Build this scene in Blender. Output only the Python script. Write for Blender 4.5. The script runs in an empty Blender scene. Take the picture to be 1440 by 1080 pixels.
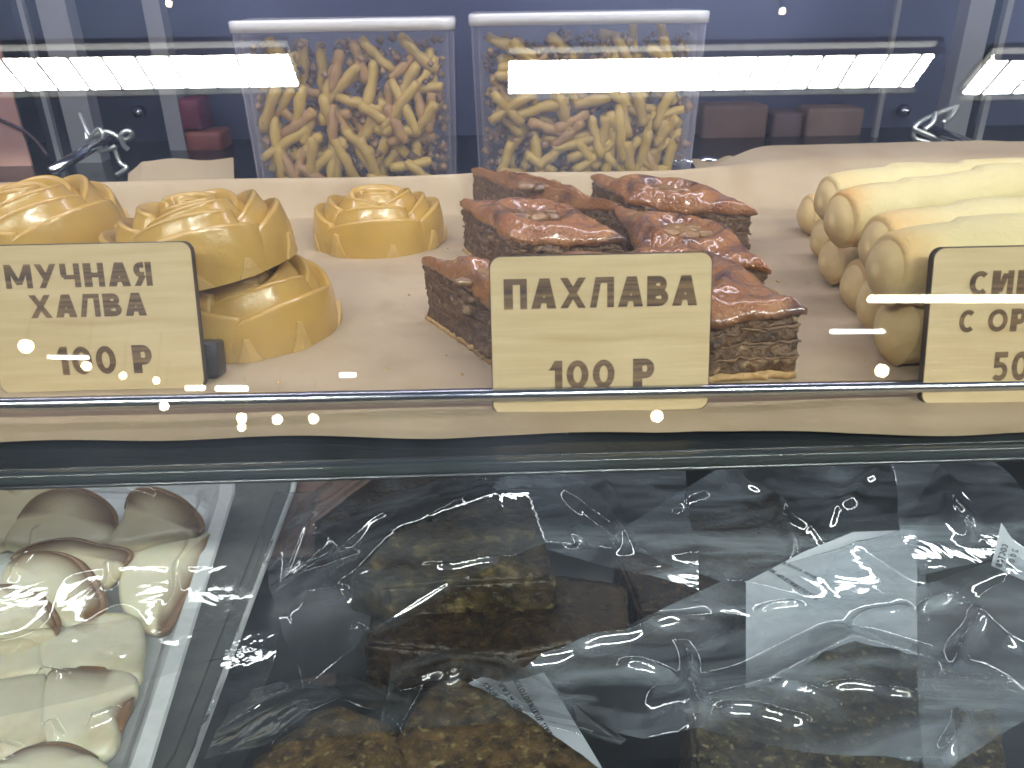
import bpy, bmesh, math, random
import numpy as np
from mathutils import Vector, Matrix, Quaternion
random.seed(7); rng = np.random.default_rng(7)
S = bpy.context.scene; COL = S.collection
# ------------------------------------------------------------------ camera
F = 1130.0; PITCH = math.radians(26); ROLL = math.radians(.8); YAW = math.radians(1.6)
CAM = np.array([0, 0, .141])
fw = np.array([math.sin(YAW)*math.cos(PITCH), math.cos(YAW)*math.cos(PITCH), -math.sin(PITCH)])
rt0 = np.array([math.cos(YAW), -math.sin(YAW), 0]); up0 = np.cross(rt0, fw)
rt = rt0*math.cos(ROLL) - up0*math.sin(ROLL); up = rt0*math.sin(ROLL) + up0*math.cos(ROLL)
cd = bpy.data.cameras.new('camera'); cam = bpy.data.objects.new('camera', cd); COL.objects.link(cam)
cd.sensor_width = 36; cd.lens = 36*F/1440; cd.clip_start = .01; cd.clip_end = 100
cd.dof.use_dof = True; cd.dof.focus_distance = .40; cd.dof.aperture_fstop = 20
M = Matrix.Identity(4)
for i in range(3): M[i][0], M[i][1], M[i][2], M[i][3] = rt[i], up[i], -fw[i], CAM[i]
cam.matrix_world = M; S.camera = cam
def ray(u, v):
    d = fw*F + rt*(u-720) + up*(540-v); return d/np.linalg.norm(d)
def at(u, v, z=0.):                      # the photograph's pixel met by the level z
    d = ray(u, v); return CAM + d*((z-CAM[2])/d[2])
def aty(u, v, y):                        # ... met by the upright plane at depth y
    d = ray(u, v); return CAM + d*(y/d[1])
# ------------------------------------------------------------------ world, exposure
W = bpy.data.worlds.new('World'); S.world = W; W.use_nodes = True
W.node_tree.nodes['Background'].inputs[0].default_value = (.84, .86, .90, 1)
W.node_tree.nodes['Background'].inputs[1].default_value = .09
S.view_settings.view_transform = 'Standard'; S.view_settings.look = 'None'
S.view_settings.exposure = 0.0; S.view_settings.gamma = 1
S.cycles.transparent_max_bounces = 24; S.cycles.max_bounces = 10; S.cycles.caustics_reflective = False
S.cycles.caustics_refractive = False; S.cycles.sample_clamp_indirect = 4
# the strip lamp along the top of the case, hooded towards the customer
LEDY, LEDZ = .41, .40
la = bpy.data.lights.new('case_strip_light', 'AREA'); la.shape = 'RECTANGLE'; la.size = 1.5; la.size_y = .025
la.energy = 4.0; la.color = (.90, .84, 1.0)
lo = bpy.data.objects.new('case_strip_light', la); COL.objects.link(lo); lo.location = (0, LEDY, LEDZ)
lo.rotation_euler = (math.radians(16), 0, 0)
# ------------------------------------------------------------------ materials
def P(nt, t, **k):
    n = nt.nodes.new(t)
    for a, b in k.items(): setattr(n, a, b)
    return n
def mat(name, c1, rough=.5, c2=None, scale=30, bump=0, bscale=80, sss=0, coat=0, metal=0, detail=6, contrast=.5, stretch=(1,1,1), rvar=0, attr=None, acol=None, spec=.5, trans=0, c3=None, s3=10, f3=(.5,.6)):
    m = bpy.data.materials.new(name); m.use_nodes = True; nt = m.node_tree; L = nt.links
    b = nt.nodes['Principled BSDF']
    b.inputs['Base Color'].default_value = (*c1, 1); b.inputs['Roughness'].default_value = rough; b.inputs['Metallic'].default_value = metal
    b.inputs['Specular IOR Level'].default_value = spec
    tc = P(nt, 'ShaderNodeTexCoord'); mp = P(nt, 'ShaderNodeMapping'); mp.inputs['Scale'].default_value = stretch
    L.new(tc.outputs['Object'], mp.inputs[0])
    col = None
    def mixin(prev, fac, c):
        mx = P(nt, 'ShaderNodeMix', data_type='RGBA'); L.new(fac, mx.inputs[0])
        if prev is None: mx.inputs[6].default_value = (*c1, 1)
        else: L.new(prev, mx.inputs[6])
        mx.inputs[7].default_value = (*c, 1); return mx.outputs[2]
    def noise(sc, lo, hi):
        n = P(nt, 'ShaderNodeTexNoise'); n.inputs['Scale'].default_value = sc; n.inputs['Detail'].default_value = detail; L.new(mp.outputs[0], n.inputs[0])
        r = P(nt, 'ShaderNodeMapRange'); r.inputs[1].default_value = lo; r.inputs[2].default_value = hi; L.new(n.outputs[0], r.inputs[0])
        return n.outputs[0], r.outputs[0]
    if c2:
        raw, f = noise(scale, .5-contrast*.35, .5+contrast*.35); col = mixin(col, f, c2)
        if rvar:
            r = P(nt, 'ShaderNodeMapRange'); r.inputs[1].default_value = .3; r.inputs[2].default_value = .7
            r.inputs[3].default_value = max(.03, rough-rvar); r.inputs[4].default_value = rough+rvar
            L.new(raw, r.inputs[0]); L.new(r.outputs[0], b.inputs['Roughness'])
    if c3:
        raw, f = noise(s3, *f3); col = mixin(col, f, c3)
    if attr:
        a = P(nt, 'ShaderNodeAttribute', attribute_name=attr); col = mixin(col, a.outputs['Fac'], acol)
    if col is not None: L.new(col, b.inputs['Base Color'])
    if bump:
        n = P(nt, 'ShaderNodeTexNoise'); n.inputs['Scale'].default_value = bscale; n.inputs['Detail'].default_value = 5; L.new(mp.outputs[0], n.inputs[0])
        bp = P(nt, 'ShaderNodeBump'); bp.inputs['Strength'].default_value = bump; bp.inputs['Distance'].default_value = .002
        L.new(n.outputs[0], bp.inputs['Height']); L.new(bp.outputs[0], b.inputs['Normal'])
    if sss:
        b.inputs['Subsurface Weight'].default_value = sss; b.inputs['Subsurface Scale'].default_value = .004
        b.inputs['Subsurface Radius'].default_value = (1, .6, .25)
    if coat: b.inputs['Coat Weight'].default_value = coat; b.inputs['Coat Roughness'].default_value = .12
    if trans: b.inputs['Transmission Weight'].default_value = trans
    return m
def film(name, haze=.06, r0=.05, gloss=1., rough=.06, tint=(1,1,1), hazecol=(.85,.9,1), edge=0., bump=0, bscale=40, power=5., hvar=0, hscale=12):
    """thin clear sheet: transmits, mirrors by Schlick's law, a little milky; more so edge-on"""
    m = bpy.data.materials.new(name); m.use_nodes = True; nt = m.node_tree; L = nt.links; nt.nodes.clear()
    out = P(nt, 'ShaderNodeOutputMaterial'); tr = P(nt, 'ShaderNodeBsdfTransparent'); tr.inputs[0].default_value = (*tint, 1)
    df = P(nt, 'ShaderNodeBsdfDiffuse'); df.inputs[0].default_value = (*hazecol, 1)
    tl = P(nt, 'ShaderNodeBsdfTranslucent'); tl.inputs[0].default_value = (*hazecol, 1)
    dd = P(nt, 'ShaderNodeMixShader'); dd.inputs[0].default_value = .4; L.new(df.outputs[0], dd.inputs[1]); L.new(tl.outputs[0], dd.inputs[2])
    gl = P(nt, 'ShaderNodeBsdfGlossy'); gl.inputs['Roughness'].default_value = rough
    lw = P(nt, 'ShaderNodeLayerWeight'); lw.inputs[0].default_value = .5
    pw = P(nt, 'ShaderNodeMath', operation='POWER'); pw.inputs[1].default_value = power; L.new(lw.outputs['Facing'], pw.inputs[0])
    ma = P(nt, 'ShaderNodeMath', operation='MULTIPLY_ADD'); ma.inputs[1].default_value = (1-r0)*gloss; ma.inputs[2].default_value = r0*gloss; L.new(pw.outputs[0], ma.inputs[0])
    p2 = P(nt, 'ShaderNodeMath', operation='POWER'); p2.inputs[1].default_value = 3; L.new(lw.outputs['Facing'], p2.inputs[0])
    hz = P(nt, 'ShaderNodeMath', operation='MULTIPLY_ADD'); hz.inputs[1].default_value = edge; hz.inputs[2].default_value = haze; L.new(p2.outputs[0], hz.inputs[0])
    ho = hz.outputs[0]
    if hvar:                              # handling marks and crease whitening, uneven over the sheet
        t2 = P(nt, 'ShaderNodeTexCoord'); m2 = P(nt, 'ShaderNodeMapping'); m2.inputs['Scale'].default_value = (1, 2.6, 1); m2.inputs['Rotation'].default_value = (0, 0, .7)
        n2 = P(nt, 'ShaderNodeTexNoise'); n2.inputs['Scale'].default_value = hscale; n2.inputs['Detail'].default_value = 4; n2.inputs['Distortion'].default_value = 1.5
        L.new(t2.outputs['Object'], m2.inputs[0]); L.new(m2.outputs[0], n2.inputs[0])
        r2 = P(nt, 'ShaderNodeMapRange'); r2.inputs[1].default_value = .40; r2.inputs[2].default_value = .68; r2.inputs[3].default_value = 1-hvar; r2.inputs[4].default_value = 1+hvar*1.6
        L.new(n2.outputs[0], r2.inputs[0]); mh = P(nt, 'ShaderNodeMath', operation='MULTIPLY'); L.new(ho, mh.inputs[0]); L.new(r2.outputs[0], mh.inputs[1]); ho = mh.outputs[0]
    a = P(nt, 'ShaderNodeMixShader'); L.new(ho, a.inputs[0]); L.new(tr.outputs[0], a.inputs[1]); L.new(dd.outputs[0], a.inputs[2])
    c = P(nt, 'ShaderNodeMixShader'); L.new(ma.outputs[0], c.inputs[0]); L.new(a.outputs[0], c.inputs[1]); L.new(gl.outputs[0], c.inputs[2])
    L.new(c.outputs[0], out.inputs[0])
    if bump:
        tc = P(nt, 'ShaderNodeTexCoord'); n = P(nt, 'ShaderNodeTexNoise'); n.inputs['Scale'].default_value = bscale; n.inputs['Detail'].default_value = 2; n.inputs['Distortion'].default_value = 1.2
        L.new(tc.outputs['Object'], n.inputs[0])
        bp = P(nt, 'ShaderNodeBump'); bp.inputs['Strength'].default_value = bump; bp.inputs['Distance'].default_value = .004
        L.new(n.outputs[0], bp.inputs['Height'])
        for q in (gl, df): L.new(bp.outputs[0], q.inputs['Normal'])
    return m
def emis(name, col, s):
    m = bpy.data.materials.new(name); m.use_nodes = True; nt = m.node_tree; nt.nodes.clear()
    e = P(nt, 'ShaderNodeEmission'); e.inputs[0].default_value = (*col, 1); e.inputs[1].default_value = s
    o = P(nt, 'ShaderNodeOutputMaterial'); nt.links.new(e.outputs[0], o.inputs[0]); return m
# ------------------------------------------------------------------ mesh helpers
def snoise(p, k, seed=0, n=9):
    r = np.random.default_rng(seed); p = np.asarray(p, float); out = 0
    for _ in range(n):
        d = r.normal(size=3); d /= np.linalg.norm(d); out = out + np.sin((p@d)*k*r.uniform(.6, 1.7) + r.uniform(0, 6.28))
    return out/math.sqrt(n)*.9
def mesh(name, V, Fc, mats, mi=None, smooth=True, attr=None):
    me = bpy.data.meshes.new(name); me.from_pydata([tuple(map(float, v)) for v in V], [], [tuple(map(int, f)) for f in Fc])
    for m in (mats if isinstance(mats, (list, tuple)) else [mats]): me.materials.append(m)
    if mi is not None: me.polygons.foreach_set('material_index', list(map(int, mi)))
    if smooth: me.polygons.foreach_set('use_smooth', [True]*len(me.polygons))
    for k, a in (attr or {}).items():
        at_ = me.attributes.new(k, 'FLOAT', 'POINT'); at_.data.foreach_set('value', np.asarray(a, float))
    me.update(); return me
def fixn(me):
    bm = bmesh.new(); bm.from_mesh(me); bmesh.ops.recalc_face_normals(bm, faces=bm.faces); bm.to_mesh(me); bm.free()
def thing(name, label, cat, loc=(0,0,0), group=None, rot=None):
    o = bpy.data.objects.new(name, None); COL.objects.link(o); o.location = tuple(map(float, loc)); o.empty_display_size = .01
    if rot is not None: o.rotation_euler = rot
    tag(o, label, cat, group); return o
def tag(o, label=None, cat=None, group=None, kind=None):
    if label: o['label'] = label
    if cat: o['category'] = cat
    if group: o['group'] = group
    if kind: o['kind'] = kind
    return o
def part(name, me, parent=None, label=None, kind=None):
    o = bpy.data.objects.new(name, me); COL.objects.link(o)
    if parent is not None: o.parent = parent
    if label: o['label'] = label
    if kind: o['kind'] = kind
    return o
def solo(name, V, Fc, m, label, cat, group=None, kind=None, **k):
    V = np.asarray(V, float); c = V.mean(0); c[2] = V[:, 2].min()
    o = part(name, mesh(name, V-c, Fc, m, **k)); o.location = c; fixn(o.data); return tag(o, label, cat, group, kind)
def struct(name, V, Fc, m, **k):
    V = np.asarray(V, float); o = part(name, mesh(name, V, Fc, m, **k)); o['kind'] = 'structure'; return o
def box(x0, x1, y0, y1, z0, z1):
    V = [(x, y, z) for z in (z0, z1) for y in (y0, y1) for x in (x0, x1)]
    return V, [(0,2,3,1), (4,5,7,6), (0,1,5,4), (2,6,7,3), (0,4,6,2), (1,3,7,5)]
def join(*vf):
    V, Fc = [], []
    for v, f in vf:
        n = len(V); V += [tuple(a) for a in v]; Fc += [tuple(i+n for i in q) for q in f]
    return V, Fc
def bevbox(x0, x1, y0, y1, z0, z1, b=.001, seg=2):
    bm = bmesh.new(); V, Fc = box(x0, x1, y0, y1, z0, z1); vs = [bm.verts.new(v) for v in V]
    for f in Fc: bm.faces.new([vs[i] for i in f])
    bmesh.ops.bevel(bm, geom=bm.edges[:], offset=b, segments=seg, affect='EDGES', profile=.5)
    bm.verts.index_update(); o = [tuple(v.co) for v in bm.verts], [tuple(v.index for v in f.verts) for f in bm.faces]; bm.free(); return o
def grid(nu, nv, fn, wrap_u=False):
    V = [fn(i/(nu if wrap_u else nu-1), j/(nv-1)) for j in range(nv) for i in range(nu)]
    Fc = [(j*nu+i, j*nu+(i+1) % nu, (j+1)*nu+(i+1) % nu, (j+1)*nu+i) for j in range(nv-1) for i in range(nu if wrap_u else nu-1)]
    return V, Fc
def gridf(nu, nv, wrap_u=False):
    return [(j*nu+i, j*nu+(i+1) % nu, (j+1)*nu+(i+1) % nu, (j+1)*nu+i) for j in range(nv-1) for i in range(nu if wrap_u else nu-1)]
def tube(path, r, n=10, closed=False, caps=True):
    p = np.asarray(path, float); N = len(p); r = np.broadcast_to(np.asarray(r, float), (N,))
    t = np.gradient(p, axis=0) if not closed else np.roll(p, -1, 0)-np.roll(p, 1, 0)
    t /= np.linalg.norm(t, axis=1)[:, None]+1e-12
    a = np.array([0, 0, 1.]) if abs(t[0][2]) < .9 else np.array([1., 0, 0]); V = []
    u = np.cross(t[0], a); u /= np.linalg.norm(u)
    for i in range(N):
        u = u - t[i]*(u@t[i]); u /= np.linalg.norm(u); w = np.cross(t[i], u)
        for k in range(n):
            q = 2*math.pi*k/n; V.append(p[i] + r[i]*(u*math.cos(q)+w*math.sin(q)))
    Fc = [(i*n+k, i*n+(k+1) % n, ((i+1) % N)*n+(k+1) % n, ((i+1) % N)*n+k) for i in range(N if closed else N-1) for k in range(n)]
    if caps and not closed: Fc += [tuple(range(n))[::-1], tuple((N-1)*n+k for k in range(n))]
    return V, Fc
def smooth_path(pts, n=8, closed=False):
    p = np.asarray(pts, float); N = len(p); out = []
    for i in range(N if closed else N-1):
        g = (lambda k: p[k % N]) if closed else (lambda k: p[min(max(k, 0), N-1)])
        a, b, c, d = g(i-1), g(i), g(i+1), g(i+2)
        for s in range(n):
            t = s/n; out.append(.5*((2*b)+(c-a)*t+(2*a-5*b+4*c-d)*t*t+(3*b-a-3*c+d)*t**3))
    if not closed: out.append(p[-1])
    return np.array(out)
def inpoly(x, y, poly):
    ins = np.zeros(x.shape, bool); n = len(poly)
    for i in range(n):
        x0, y0 = poly[i][:2]; x1, y1 = poly[(i+1) % n][:2]
        c = ((y0 > y) != (y1 > y)) & (x < (x1-x0)*(y-y0)/((y1-y0) if abs(y1-y0) > 1e-12 else 1e-12)+x0); ins ^= c
    return ins
def distpoly(x, y, poly):
    d = np.full(x.shape, 1e9); n = len(poly)
    for i in range(n):
        a = np.array(poly[i][:2]); b = np.array(poly[(i+1) % n][:2]); e = b-a
        t = np.clip(((x-a[0])*e[0]+(y-a[1])*e[1])/(e@e+1e-12), 0, 1)
        d = np.minimum(d, np.hypot(x-a[0]-t*e[0], y-a[1]-t*e[1]))
    return np.where(inpoly(x, y, poly), -d, d)
# ------------------------------------------------------------------ lettering: heavy grotesque caps as flat print
def R_(x0, x1, y0, y1): return [[(x0, y0), (x1, y0), (x1, y1), (x0, y1)]]
def D_(x0, y0, x1, y1, w): return [[(x0, y0), (x0+w, y0), (x1+w, y1), (x1, y1)]]
def A_(cx, cy, rx, ry, a0, a1, s, n=12):
    q = []
    for i in range(n):
        a, b = [math.radians(a0+(a1-a0)*k/n) for k in (i, i+1)]
        q.append([(cx+rx*math.cos(a), cy+ry*math.sin(a)), (cx+rx*math.cos(b), cy+ry*math.sin(b)), (cx+(rx-s)*math.cos(b), cy+(ry-s*.9)*math.sin(b)), (cx+(rx-s)*math.cos(a), cy+(ry-s*.9)*math.sin(a))])
    return q
v, s = .33, .25
def bowl(x, y0, y1, w): r = (y1-y0)/2; return R_(v-.02, x, y1-s, y1)+R_(v-.02, x, y0, y0+s)+A_(x, (y0+y1)/2, w-x, r, -90, 90, s)
G = {
 'П': (.84, R_(0,v,0,1)+R_(.59,.84,0,1)+R_(v,.59,.8,1)), 'А': (.92, D_(0,0,.32,1,v)+D_(.92-v,0,.35,1,v)+R_(.2,.72,.18,.37)),
 'Х': (.94, D_(0,0,.66,1,.28)+D_(.66,0,0,1,.28)), 'Л': (.88, D_(0,0,.2,1,.24)+R_(.4,.88,.8,1)+R_(.63,.88,0,1)),
 'В': (.78, R_(0,v,0,1)+bowl(.42,.43,1,.72)+bowl(.44,0,.58,.78)), 'Р': (.74, R_(0,v,0,1)+bowl(.42,.3,1,.74)),
 '1': (.46, R_(.2,.46,0,1)+D_(0,.66,.2,1,.2)+R_(.0,.3,.66,.7)), '0': (.76, A_(.38,.5,.38,.5,0,360,.235,22)),
 '5': (.7, R_(.08,.64,.8,1)+R_(.08,.3,.45,1)+A_(.32,.33,.36,.33,-140,120,.21,16)+R_(.2,.36,.5,.64)),
 'М': (1.1, R_(0,.24,0,1)+R_(.86,1.1,0,1)+D_(.03,1,.43,.15,.24)+D_(.83,1,.43,.15,.24)), 'У': (.9, D_(.12,0,.64,1,.26)+D_(0,1,.32,.36,.27)),
 'Ч': (.8, R_(.55,.8,0,1)+R_(0,.25,.5,1)+R_(.12,.6,.34,.53)+R_(.04,.2,.42,.52)), 'Н': (.84, R_(0,v,0,1)+R_(.59,.84,0,1)+R_(v,.59,.4,.6)),
 'Я': (.76, R_(.51,.76,0,1)+[[(.76-x, y) for x, y in q] for q in bowl(.42,.34,1,.74)]+D_(0,0,.24,.42,.27)),
 'С': (.76, A_(.42,.5,.42,.5,48,312,.235,18)), 'И': (.86, R_(0,v,0,1)+R_(.61,.86,0,1)+D_(.2,.12,.42,.88,.24)), 'Г': (.62, R_(0,v,0,1)+R_(v,.62,.8,1)),
 'О': (.96, A_(.48,.5,.48,.5,0,360,.235,24)), 'Е': (.64, R_(0,v,0,1)+R_(v,.64,.8,1)+R_(v,.6,.4,.59)+R_(v,.64,0,.2)),
 'Ы': (1.05, R_(0,v,0,1)+bowl(.4,0,.62,.7)+R_(.8,1.05,0,1)), 'Ь': (.7, R_(0,v,0,1)+bowl(.4,0,.62,.7)), 'Т': (.7, R_(.23,.48,0,1)+R_(0,.7,.8,1)),
 'З': (.68, A_(.3,.73,.36,.27,-90,150,.2)+A_(.3,.29,.38,.29,-150,90,.2)), ':': (.2, R_(0,.2,.1,.3)+R_(0,.2,.6,.8)), ' ': (.35, []), '.': (.2, R_(0,.2,0,.2)),
 '2': (.68, A_(.33,.68,.34,.32,-20,170,.2)+D_(0,.1,.42,.55,.26)+R_(0,.68,0,.2)), '8': (.7, A_(.35,.75,.3,.25,0,360,.18,16)+A_(.35,.28,.35,.28,0,360,.2,16)),
 'Д': (.95, D_(.12,.15,.3,1,.22)+R_(.5,.8,.8,1)+R_(.58,.82,.15,1)+R_(0,.95,.1,.26)+R_(0,.18,-.15,.2)+R_(.77,.95,-.15,.2)), 'К': (.8, R_(0,v,0,1)+D_(.2,.45,.52,1,.28)+D_(.52,0,.2,.55,.28)),
}
def text(line, h, gap=.14, wid=None):
    """flat letters in the x,z plane, centred on x=0, foot at z=0"""
    x = 0; V = []; Fc = []; n = 0
    for ch in line:
        w, qs = G[ch]
        for q in qs:
            o = len(V); V += [(x+a, -n*1.2e-5, b) for a, b in q]; Fc.append(tuple(range(o, o+4))); n = (n+1) % 9
        x += w+gap
    V = np.array(V); tot = x-gap; V[:, 0] -= tot/2; sx = (wid/tot) if wid else h
    V[:, 0] *= sx; V[:, 2] *= h; V[:, 1] -= .0001; return V, Fc
# ------------------------------------------------------------------ palette
m_paper = mat('parchment', (.37,.28,.18), .62, (.43,.335,.225), 9, .3, 70, c3=(.33,.24,.15), s3=26, f3=(.52,.75), spec=.35)
m_dark = mat('dark_shelf', (.010,.013,.014), .22, (.02,.024,.024), 30)
m_trim = mat('smoked_trim', (.03,.04,.042), .12, spec=.7)
m_steel = mat('dull_steel', (.16,.175,.18), .3, metal=1)
m_chrome = mat('chrome', (.62,.64,.68), .16, (.45,.47,.5), 60, .05, 120, metal=1, rvar=.08)
m_wire = mat('wire', (.75,.78,.76), .45, metal=1)
m_wood = mat('plywood', (.58,.455,.27), .5, (.47,.345,.18), 22, .08, 60, stretch=(1.0,1,14), contrast=.8, c3=(.40,.28,.135), s3=9, f3=(.56,.74))
m_burn = mat('burnt_edge', (.035,.022,.014), .6, (.08,.05,.03), 90)
m_ink = mat('burnt_lettering', (.045,.022,.010), .7, (.20,.12,.055), 60, stretch=(.3,1,12), contrast=.45)
m_blk = mat('black_plastic', (.012,.012,.013), .35)
m_halva = mat('halva', (.48,.305,.078), .27, (.41,.25,.060), 60, .10, 500, sss=.25, coat=.5, contrast=.8)
m_halva2 = mat('halva_chip', (.50,.33,.11), .55, (.44,.28,.09), 120, .2, 300, sss=.2)
m_glaze = mat('glazed_crust', (.23,.082,.026), .20, (.34,.155,.055), 60, .75, 600, coat=1.0, contrast=.6, c3=(.085,.030,.016), s3=55, f3=(.50,.66), rvar=.14)
m_fill = mat('nut_filling', (.060,.034,.020), .5, (.185,.105,.052), 210, 1.0, 420, contrast=.5, c3=(.34,.23,.12), s3=170, f3=(.60,.67))
m_layer = mat('pastry_layer', (.20,.115,.055), .6, (.12,.065,.034), 140, .6, 300)
m_crust = mat('bottom_crust', (.36,.215,.085), .65, (.48,.31,.135), 160, .7, 260)
m_nut = mat('walnut', (.16,.078,.028), .3, (.30,.165,.06), 90, .5, 200, coat=.4, c3=(.09,.04,.02), s3=70, f3=(.55,.7))
m_roll = mat('baked_dough', (.54,.455,.22), .68, (.59,.51,.28), 60, .3, 420, contrast=.8, attr='bake', acol=(.54,.315,.10), sss=.05)
m_rollend = mat('dough_end', (.58,.44,.215), .65, (.53,.37,.16), 60, .2, 240)
m_stick = mat('stick', (.46,.31,.062), .5, (.32,.20,.042), 40, .2, 160)
m_stick2 = mat('stick_toasted', (.36,.205,.055), .5, (.27,.14,.05), 60, .2, 160)
m_crumb = mat('brown_crumb', (.13,.065,.038), .5, (.30,.185,.09), 60, .3, 200, c3=(.05,.025,.02), s3=45, f3=(.5,.6))
m_navy = mat('navy_panel', (.20,.22,.335), .28, (.165,.18,.28), 3)
m_post = mat('pale_post', (.42,.43,.43), .35, (.38,.40,.40), 20, metal=.3)
m_pink = mat('pink_poster', (.62,.37,.30), .6, (.56,.33,.27), 4)
m_posterink = mat('poster_ink', (.10,.07,.08), .6)
m_white = mat('white_foam', (.80,.83,.85), .6, (.72,.76,.79), 200, .3, 420)
m_foam_shade = mat('shaded_foam', (.20,.215,.205), .6, (.16,.175,.165), 120)  # white foam darkened to grey for the shade inside the lower tray
m_fish = mat('fish_flesh', (.90,.86,.68), .32, (.82,.77,.56), 60, .12, 160, sss=.35, attr='edge', acol=(.20,.10,.035), c3=(.56,.48,.29), s3=28, f3=(.56,.76))
m_olive = mat('smoked_flesh', (.66,.57,.37), .3, (.74,.66,.46), 50, .15, 160, sss=.2, attr='edge', acol=(.150,.072,.026))
m_skin = mat('smoked_skin', (.15,.07,.022), .28, (.28,.14,.045), 70, .4, 170, coat=.4)
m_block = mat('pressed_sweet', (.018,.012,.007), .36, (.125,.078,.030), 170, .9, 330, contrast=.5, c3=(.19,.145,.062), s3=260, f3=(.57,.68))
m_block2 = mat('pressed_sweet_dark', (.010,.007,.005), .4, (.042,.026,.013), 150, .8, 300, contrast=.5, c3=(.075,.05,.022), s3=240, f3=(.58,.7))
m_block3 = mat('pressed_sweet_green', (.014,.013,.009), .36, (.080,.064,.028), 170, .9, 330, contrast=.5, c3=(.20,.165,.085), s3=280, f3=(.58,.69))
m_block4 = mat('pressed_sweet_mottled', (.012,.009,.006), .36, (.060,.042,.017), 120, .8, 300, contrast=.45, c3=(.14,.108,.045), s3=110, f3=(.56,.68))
m_label = mat('label_paper', (.60,.66,.74), .55)
m_print = mat('label_print', (.10,.11,.13), .6)
m_floor = mat('deck_liner', (.020,.024,.026), .3, (.03,.034,.036), 6)
m_rose = mat('pink_liner', (.40,.26,.21), .55, (.34,.22,.18), 8)
m_ceil = mat('ceiling_paint', (.50,.58,.85), .8); m_mfloor = mat('market_floor', (.25,.24,.23), .5, (.3,.29,.28), 3)
m_housing = mat('lamp_housing', (.75,.76,.78), .4); m_louvre = mat('louvre', (.55,.57,.6), .35, metal=.6)
m_case = mat('case_metal', (.55,.57,.6), .35, metal=.8)
f_glass = film('front_glass', haze=.012, r0=.050, rough=.0, tint=(.965,.98,.975), hazecol=(.6,.7,1), hvar=.8, hscale=4)
f_back = film('back_glass', haze=.02, r0=.045, rough=.0, tint=(.9,.93,.95), hazecol=(.5,.55,.9))
f_box = film('clear_plastic', haze=.075, r0=.05, rough=.12, edge=.8, hazecol=(.78,.78,1.0), bump=.12, bscale=30)
f_inner = film('inner_plastic', haze=.015, r0=.03, rough=.15, edge=.6, hazecol=(.86,.88,1))
f_lid = film('lid_plastic', haze=.95, r0=.10, rough=.15, edge=.05, hazecol=(.97,.97,1))
f_bag = film('bag_film', haze=.035, r0=.09, gloss=1.3, rough=.035, edge=.25, hazecol=(.66,.78,.88), bump=.09, bscale=45, power=4, hvar=.9, hscale=14)
f_bag2 = film('bag_film_milky', haze=.24, r0=.10, gloss=1.3, rough=.04, edge=.30, hazecol=(.66,.77,.88), bump=.08, bscale=40, power=4, hvar=.72, hscale=10)
f_wrap = film('tray_wrap', haze=.02, r0=.07, gloss=1.1, rough=.05, edge=.15, hazecol=(.8,.86,.9), bump=.07, bscale=40, power=4)
f_seal = film('bag_seal', haze=.16, r0=.12, gloss=1.3, rough=.12, edge=.3, hazecol=(.66,.76,.86), bump=1.0, bscale=900)
e_tube = emis('lamp_light', (.99,.985,.89), 140); e_up = emis('added_uplight', (.80,.88,1.0), 140); e_warm = emis('warm_lamp', (1, .80, .52), 95); e_strip = emis('far_lamp', (.95,.98,1), 30); e_strip2 = emis('far_lamp_warm', (1,.94,.72), 45)
# ------------------------------------------------------------------ the setting
GT = math.radians(22); GY = .205                        # the raked front glass
def glass_y(z): return GY + z*math.tan(GT)
LOW = -.2
struct('deck_floor', *box(-1.2, 1.2, -.02, .98, LOW-.03, LOW), m_floor)
struct('back_wall', *box(-1.3, 1.3, .93, .95, -.25, .75), m_navy)
struct('lower_back_panel', *box(-1.2, 1.2, .64, .65, LOW, -.006), m_floor)
struct('ceiling', *box(-6, 6, -7, 1.6, 1.75, 1.8), m_ceil)
struct('market_floor', *box(-6, 6, -7, 1.6, -1.05, -1.0), m_mfloor)
# front glass
gp = []
for z in (LOW-.02, .5):
    for off in (0, .002): gp += [(-1.2, glass_y(z)-off, z), (1.2, glass_y(z)-off, z)]
solo('front_glass', gp, [(0,1,5,4), (2,6,7,3), (0,2,3,1), (4,5,7,6), (0,4,6,2), (1,3,7,5)], f_glass, 'clear raked front glass of the counter with lamps mirrored in it', 'glass', smooth=False)
# hood of the strip lamp
hd = thing('strip_lamp', 'long white strip lamp hooded along the top of the case', 'lamp', (0, LEDY, LEDZ))
part('hood', mesh('hood', *bevbox(-.8, .8, -.04, .04, .012, .03, .003), m_case), hd)
part('front_lip', mesh('front_lip', *bevbox(-.8, .8, -.046, -.041, -.112, .028, .001), m_case), hd)
# a fainter strip under the upper shelf lights the lower deck
lb = bpy.data.lights.new('lower_strip_light', 'AREA'); lb.shape = 'RECTANGLE'; lb.size = 1.5; lb.size_y = .006
lb.energy = 1.0; lb.color = (.93, .96, .97)
l2 = bpy.data.objects.new('lower_strip_light', lb); COL.objects.link(l2); l2.location = (0, .50, -.019)
h2 = thing('strip_lamp', 'slim strip lamp fixed under the upper shelf', 'lamp', (0, .50, -.014))
part('hood', mesh('hood', *bevbox(-.8, .8, -.012, .012, -.003, .008, .001), m_case), h2)
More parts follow.
